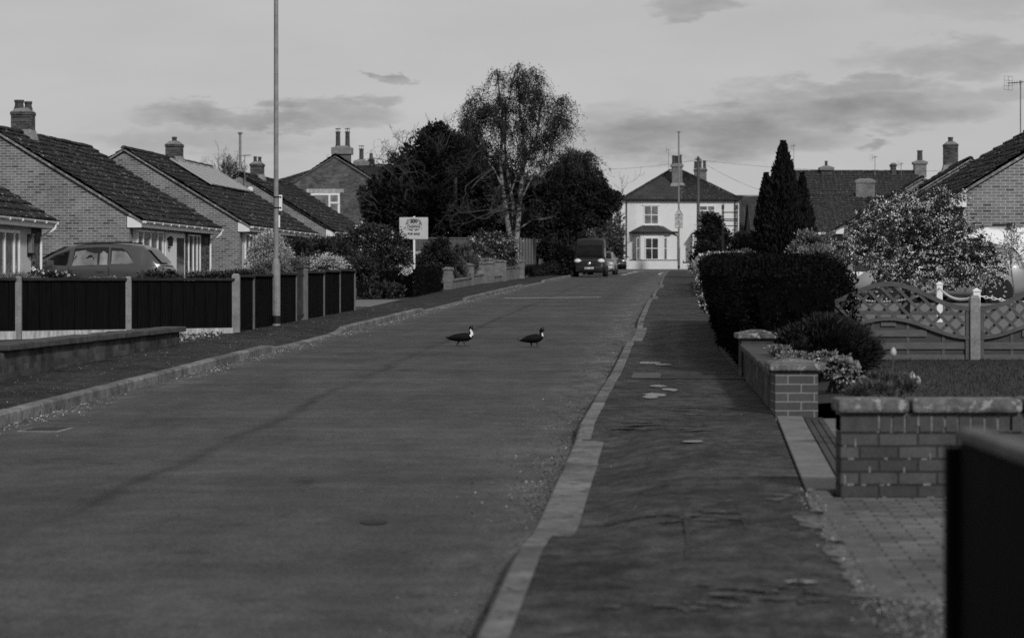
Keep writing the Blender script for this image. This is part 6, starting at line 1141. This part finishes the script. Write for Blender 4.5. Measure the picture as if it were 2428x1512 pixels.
# lawn blades
n_ = 26000; Yl = RNG.uniform(14.6, 27.2, n_); Xl = RNG.uniform(3.4, 8.2, n_); P = np.stack([Xl, Yl, S*Yl+.285], 1); o = leaves('grass', P, np.tile([[0, 0, 1.]], (n_, 1)), .036, 'grass_leaf', None, aspect=.16, along=.75); o['kind'] = 'stuff'
def tufts(lab, pts_, h, mat='grass_leaf', n_=500, r=.12, name='grass_tuft', group=None):
    X, Y, z = pts_; t = thing(name, lab, 'plant', (X, Y, z), 0, group); a = RNG.uniform(0, 6.28, n_); rr = np.sqrt(RNG.random(n_))*r; P = np.stack([np.cos(a)*rr, np.sin(a)*rr*.7, RNG.uniform(.2, .55, n_)*h], 1); D = np.stack([np.cos(a)*.5, np.sin(a)*.5, np.full(n_, 1.)], 1); leaves('blades', P, D, h*.8, mat, t, aspect=.07, along=.8); return t
# --- left gardens
bush('flowering_shrub', 'dark shrub dotted with white daisies above the left fence', [B(130, 664, 45, 22, 47.5), B(90, 662, 38, 22, 48), B(172, 672, 34, 16, 47), B(60, 668, 34, 16, 48.5)], 8000, .06, 'dim_leaf', base=gz(47)+.1, sub=40, extra=(520, .055, 'blossom', 'blossom'), along=.8, stand=.4, core=.7)
bush('lavender', 'spiky grey lavender above the fence at the left edge', [B(40, 668, 46, 20, 45.5), B(-10, 668, 40, 20, 45.5), B(95, 676, 34, 12, 44.5)], 4200, .12, 'grey_leaf', base=gz(45)+.2, aspect=.09, along=1., stand=.9, stems=0)
bush('heather', 'small pale heather mound beside the middle fence post', [B(250, 667, 34, 11, 44), B(220, 668, 20, 9, 44), B(285, 668, 22, 9, 44)], 2800, .045, 'grey_leaf', base=gz(44)+.3, stems=0, core=.7)
bush('shrub', 'low dark shrub hiding the tail of the people carrier', [B(375, 662, 46, 18, 47), B(345, 668, 30, 12, 46.5), B(405, 655, 20, 16, 47.5)], 5200, .06, 'dim_leaf', base=gz(47)+.2, core=.6)
bush('heather', 'long low heather behind the fence under the second bungalow', [B(x, 656-(x-480)*.04, 30, 12, 47) for x in range(475, 640, 24)], 6500, .055, 'mid_leaf', base=gz(47)+.3, stems=0, along=.9, stand=.4)
bush('pale_shrub', 'airy pale-leaved shrub behind the nearest lamp post', [B(630, 595, 40, 40, 62), B(610, 625, 32, 32, 62), B(660, 610, 34, 46, 62), B(640, 570, 28, 22, 62)], 15000, .055, 'pale_leaf', base=gz(62)+.1, sub=50, subr=.2, fill=.5, stems=12)
bush('golden_hedge', 'dense golden-pale rounded hedge above the fence end', [B(680, 632, 46, 22, 57), B(730, 632, 46, 20, 57.5), B(775, 630, 38, 22, 58), B(640, 636, 44, 20, 56)], 17000, .055, 'grey_leaf', base=gz(57)+.2, sub=60, core=.6, along=.7, stand=.3)
bush('golden_hedge', 'brightest tuft of yellow-pale foliage at the right end of the golden hedge', [B(775, 626, 38, 22, 56.5)], 4200, .045, 'pale_leaf', base=gz(57)+.3, along=.6, core=.6)
bush('shrub', 'dark shrubs below the eave of the third bungalow', [B(705, 590, 40, 28, 68), B(750, 590, 44, 30, 69), B(800, 610, 40, 40, 70), B(850, 640, 45, 34, 71), B(790, 640, 40, 30, 68)], 12000, .085, 'dim_leaf', base=gz(69)+.1, sub=40, core=.65)
Ym = 74.; blossom_tree('twisted low blossom tree with a spreading dark crown beside the FOR SALE board', sx(908, Ym), Ym, gz(Ym)+.1, .72, .12, [B(840, 580, 50, 38, Ym), B(890, 560, 50, 30, Ym), B(930, 585, 46, 40, Ym), B(800, 585, 34, 26, Ym), B(870, 605, 60, 34, Ym), B(950, 622, 32, 30, Ym), B(820, 615, 36, 30, Ym), B(870, 545, 28, 16, Ym)], 15000, .08, 1200, .05, limbs=12, leaf='dim_leaf', blo='blossom_dim', name='blossom_tree', subr=.2)
bush('flower_clump', 'bright white flower head low beside the trunk of the twisted tree', [B(965, 643, 11, 10, 73)], 260, .05, 'blossom', base=gz(73)+.4, stems=0, aspect=.9)
t = bush('spiky_plant', 'broad-leaved glossy plant on the left pavement edge before the clipped hedge', [B(905, 692, 30, 20, 71.5), B(880, 700, 22, 14, 71), B(930, 690, 26, 18, 72)], 1500, .15, 'dim_leaf', base=gz(71)+.08, aspect=.42, along=.6, stand=.2, stems=0)
bush('shrub', 'dark leafy shrub behind the right end of the clipped hedge', [B(1030, 600, 30, 32, 90), B(1010, 625, 26, 26, 90), B(1055, 618, 30, 34, 90), B(1045, 580, 20, 18, 90)], 9000, .09, 'dim_leaf', base=gz(90)+.1, core=.6)
bush('shrub', 'bushy green plants rising behind the pale low wall', [B(1085, 640, 26, 26, 98), B(1110, 625, 24, 26, 100), B(1070, 655, 22, 18, 97), B(1095, 600, 24, 24, 102)], 7000, .095, 'mid_leaf', base=gz(98)+.1, along=.9, stand=.5)
bush('flowering_shrub', 'arching shrub with pale flowers in front of the weathered board fence', [B(1150, 575, 40, 28, 117), B(1190, 595, 40, 30, 117), B(1130, 595, 30, 26, 116), B(1180, 570, 34, 22, 118), B(1208, 612, 22, 24, 117)], 6000, .11, 'dim_leaf', base=gz(117)+.1, sub=34, fill=.5, stems=18, extra=(900, .09, 'blossom_dim', 'blossom'))
bush('shrub', 'pale small shrub between the two brick gate piers', [B(1160, 622, 20, 12, 112), B(1140, 640, 26, 12, 112)], 1800, .10, 'grey_leaf', base=gz(112)+.2)
bush('ivy_undergrowth', 'dark undergrowth along the foot of the fence behind the van', [B(x, 642-(x-1240)*.06, 26, 14, 128+(x-1240)*.16) for x in range(1246, 1350, 16)], 7000, .12, 'dark_leaf', base=gz(128)+.08, stems=0, core=.6)
# --- the big trees
def big_tree(label, Y, tx, blobs, n, size, mat, trunks, name='dark_tree', sub=44, subr=.2, fill=.3, base=None, bark='bark', core=.0, limbs=14, twig='twig', bare=0, barea=(0, 0, 0, 0), aspect=.55):
    X = sx(tx, Y); z0 = gz(Y); t = thing(name, label, 'tree', (X, Y, z0)); loc = [(b[0]-X, b[1]-Y, b[2]-z0, b[3], b[4], b[5]) for b in blobs]; mb = MB()
    for (x0, r0, x1, y1) in trunks: mb.tube([(sx(x0, Y)-X, 0, -.2), (sx((x0+x1)/2, Y)-X+.1, 0, (sz(y1, Y)-z0)*.5), (sx(x1, Y)-X, 0, sz(y1, Y)-z0)], [r0*1.2, r0*.85, r0*.4], 10)
    mb.build('trunk', bark, t, True); mb = MB(); tips = []
    for i in range(limbs):
        b = loc[i % len(loc)]; e = Vector(b[:3])+Vector((random.uniform(-.8, .8)*b[3], random.uniform(-.9, .2)*b[4], random.uniform(-.6, .8)*b[5])); st = Vector((random.uniform(-.3, .3), 0, max(.8, e.z*.45))); m_ = st.lerp(e, .55)+Vector((0, 0, .3)); mb.tube([st, m_, e], [.09, .055, .02], 6, caps=False)
        for k in range(3): branch(mb, m_.lerp(e, random.random()), Vector((random.gauss(0, 1), -abs(random.gauss(0, .8)), random.gauss(.3, .6))), random.uniform(.7, 1.5), .022, 2, tips, kids=3, minr=.008)
    mb.build('limbs', twig, t)
    P, D = clump_points(loc, n, sub=sub, subr=subr, fill=fill); k = P[:, 2] > .1; leaves('crown', P[k], D[k], size, mat, t, aspect=aspect)
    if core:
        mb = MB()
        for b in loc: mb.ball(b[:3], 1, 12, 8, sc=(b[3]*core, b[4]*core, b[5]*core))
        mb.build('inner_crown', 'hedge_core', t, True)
    return t
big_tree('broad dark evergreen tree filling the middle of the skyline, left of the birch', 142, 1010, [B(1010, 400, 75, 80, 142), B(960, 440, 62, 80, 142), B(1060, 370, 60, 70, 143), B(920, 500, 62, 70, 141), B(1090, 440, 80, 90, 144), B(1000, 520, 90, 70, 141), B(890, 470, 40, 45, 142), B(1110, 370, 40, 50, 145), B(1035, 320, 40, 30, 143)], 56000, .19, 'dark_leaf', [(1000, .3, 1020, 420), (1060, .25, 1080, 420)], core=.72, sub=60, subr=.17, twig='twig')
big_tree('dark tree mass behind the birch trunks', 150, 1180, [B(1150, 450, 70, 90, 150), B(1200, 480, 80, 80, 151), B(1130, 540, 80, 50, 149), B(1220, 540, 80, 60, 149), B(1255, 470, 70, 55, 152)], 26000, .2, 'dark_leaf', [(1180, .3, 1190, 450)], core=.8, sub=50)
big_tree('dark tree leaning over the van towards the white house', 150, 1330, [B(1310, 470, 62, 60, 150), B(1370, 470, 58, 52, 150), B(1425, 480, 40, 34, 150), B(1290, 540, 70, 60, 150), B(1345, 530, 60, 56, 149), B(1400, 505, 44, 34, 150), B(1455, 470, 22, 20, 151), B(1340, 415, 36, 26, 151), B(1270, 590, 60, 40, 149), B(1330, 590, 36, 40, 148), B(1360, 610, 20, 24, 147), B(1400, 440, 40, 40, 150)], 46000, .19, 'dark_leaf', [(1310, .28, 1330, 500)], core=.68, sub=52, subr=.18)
bush('ivy_shrub', 'very dark bush overhanging the pavement between the fence and the van', [B(1330, 610, 30, 36, 140), B(1352, 620, 14, 34, 139), B(1300, 590, 34, 30, 141)], 6000, .15, 'dark_leaf', base=gz(140), core=.8)
big_tree('lighter leafy tree between the dark tree and the white house', 185, 1425, [B(1415, 560, 40, 44, 188), B(1450, 545, 36, 44, 188), B(1400, 590, 34, 30, 187), B(1450, 590, 30, 34, 186)], 9000, .22, 'mid_leaf', [(1425, .2, 1430, 560)], limbs=5, sub=40)
big_tree('bare wintry tree behind the bungalow roofs', 175, 545, [B(545, 400, 26, 16, 175)], 250, .10, 'twig', [(545, .12, 545, 420)], name='bare_tree', limbs=9)
tb = [o for o in bpy.data.objects if o.name.startswith('bare_tree') and o.parent is None][-1]; mb = MB(); tips = []; zt_ = sz(412, 175)-gz(175)
for i in range(16): branch(mb, (0, 0, zt_-.4+random.uniform(-.3, .1)), (random.gauss(0, .7), random.gauss(0, .3), .9), random.uniform(.7, 1.1), .02, 3, tips, spread=.5, kids=3, up=.12, minr=.010)
mb.build('twigs', 'twig', tb)
# birch: several white stems, fine hanging twigs
Yb = 133.; Xb = sx(1212, Yb); z0 = gz(Yb)
t = thing('birch_tree', 'tall silver birch with pale forked stems and fine drooping twigs', 'tree', (Xb, Yb, z0)); bp = lambda x, y, d=0: Vector((sx(x, Yb)-Xb, d, sz(y, Yb)-z0)); mb = MB()
stems = [([(1207, 640), (1208, 560), (1200, 500), (1190, 440), (1186, 380), (1192, 310), (1190, 250), (1180, 190)], .21, 0), ([(1212, 640), (1218, 550), (1216, 480), (1202, 400), (1196, 330), (1200, 270), (1215, 200)], .15, .4), ([(1222, 640), (1226, 560), (1232, 480), (1238, 410), (1242, 370), (1240, 320), (1232, 250), (1226, 170)], .20, -.1), ([(1240, 400), (1250, 370), (1268, 345), (1276, 300), (1282, 250), (1275, 190)], .13, -.2), ([(1232, 480), (1262, 420), (1300, 400), (1340, 390), (1375, 400)], .075, -.3), ([(1190, 440), (1170, 400), (1140, 360), (1120, 330), (1105, 330)], .06, -.2), ([(1228, 545), (1262, 522), (1290, 520), (1320, 512)], .055, -.4), ([(1248, 372), (1290, 340), (1325, 300), (1345, 260)], .08, 0), ([(1192, 310), (1165, 270), (1140, 240), (1115, 245)], .06, .1), ([(1216, 480), (1212, 455), (1224, 420), (1212, 390), (1206, 380)], .06, -.5)]
SP = []
for pts_, r, d in stems:
    p = [bp(x, y, d+random.uniform(-.05, .05)) for x, y in pts_]; k = len(p); mb.tube(p, [max(.016, .78*r*(1-i/(k-.3))**.75) for i in range(k)], 8); SP.append(p)
mb.build('trunk', 'birch', t, True); mb = MB(); tips = []
CB = [(1185, 215, 70, 50), (1240, 200, 50, 45), (1150, 265, 48, 45), (1285, 230, 60, 50), (1330, 265, 36, 50), (1210, 280, 70, 50), (1290, 310, 70, 50), (1120, 290, 26, 40), (1335, 340, 46, 46), (1250, 360, 60, 50), (1370, 385, 40, 30), (1150, 340, 50, 40), (1310, 390, 50, 40), (1378, 372, 22, 22)]
for (x, y, rx, ry) in CB:
    for i in range(random.choice((11, 14, 18, 22))):
        e = bp(x+random.uniform(-.9, .9)*rx, y+random.uniform(-.9, .75)*ry, random.uniform(-1.6, 1.6)); near = min((p for s_ in SP for p in s_), key=lambda p: (p-e).length+max(0, p.z-e.z)*1.5); m_ = near.lerp(e, .55)+Vector((0, 0, .35)); mb.tube([near, m_, e], [.028, .018, .010], 4, caps=False)
        for k in range(5):
            s_ = m_.lerp(e, random.random()); q2 = [s_]; dr = Vector((random.gauss(0, .5), random.gauss(0, .5), .15))
            for j in range(5): dr = dr*.72+Vector((random.gauss(0, .10), random.gauss(0, .10), -.26)); q2.append(q2[-1]+dr*.42)
            mb.tube(q2, [.011, .010, .009, .008, .007, .006], 3, caps=False); tips += q2[1:]
mb.build('twigs', 'twig', t)
T = np.array([tuple(p) for p in tips]); ix = RNG.integers(0, len(T), 46000); P = T[ix]+RNG.normal(0, .12, (len(ix), 3)); leaves('crown', P, np.tile([[0, 0, -1.]], (len(P), 1)), .095, 'birch_leaf', t, aspect=.5, along=.4)
mb = MB()
for i in range(15):
    p = bp(random.uniform(1090, 1290), random.uniform(420, 540), random.uniform(-2.2, -1.2)); n0 = min((q for s_ in SP for q in s_), key=lambda q: (q-p).length); mb.tube([n0, (n0+p)/2+Vector((0, 0, .1)), p], [.03, .025, .02], 5, caps=False); branch(mb, p, (random.gauss(0, 1), random.gauss(0, .3), random.gauss(0, .6)), random.uniform(.7, 1.5), .02, 2, [], kids=3, wig=.3, up=-.02, minr=.009)
mb.build('low_twigs', 'twig', t)
t2 = [o for o in bpy.data.objects if o.name.startswith('dark_tree') and o.parent is None][0]; mb = MB()
for i in range(34):
    x, y = random.uniform(880, 1110), random.uniform(380, 540); p = Vector((sx(x, 142)-t2.location.x, -2.4-random.uniform(0, .5), sz(y, 142)-t2.location.z)); mb.tube([p, p+Vector((.3, 1.2, -.2)), (0, 0, 4.5)], [.018, .03, .05], 5, caps=False); branch(mb, p, (random.gauss(-.2, 1), random.gauss(0, .3), random.gauss(.1, .6)), random.uniform(.7, 1.6), .018, 2, [], kids=3, wig=.3, up=0, minr=.008)
for i in range(16):
    x, y = random.choice([(930, 345), (900, 400), (1000, 300), (1060, 285), (945, 320), (880, 440)]); p = Vector((sx(x+12, 142)-t2.location.x, -.5, sz(y+22, 142)-t2.location.z)); mb.tube([p, (0, 0, 4.5)], [.018, .05], 5, caps=False); branch(mb, p, (random.gauss(-.5, .5), 0, random.gauss(.6, .5)), random.uniform(.7, 1.3), .018, 2, [], kids=2, wig=.3, up=.05, minr=.009)
mb.build('bare_twigs', 'twig', t2)
# far green behind everything so that no gap opens on the bare horizon
P, D = clump_points([(x, 262+random.uniform(-6, 6), gz(205)+2.0+random.uniform(-.5, .8), 7, 4, 3.2) for x in range(-70, 90, 8)], 26000, sub=40); o = leaves('far_trees', P, D, .5, 'dim_leaf', None); o['kind'] = 'stuff'
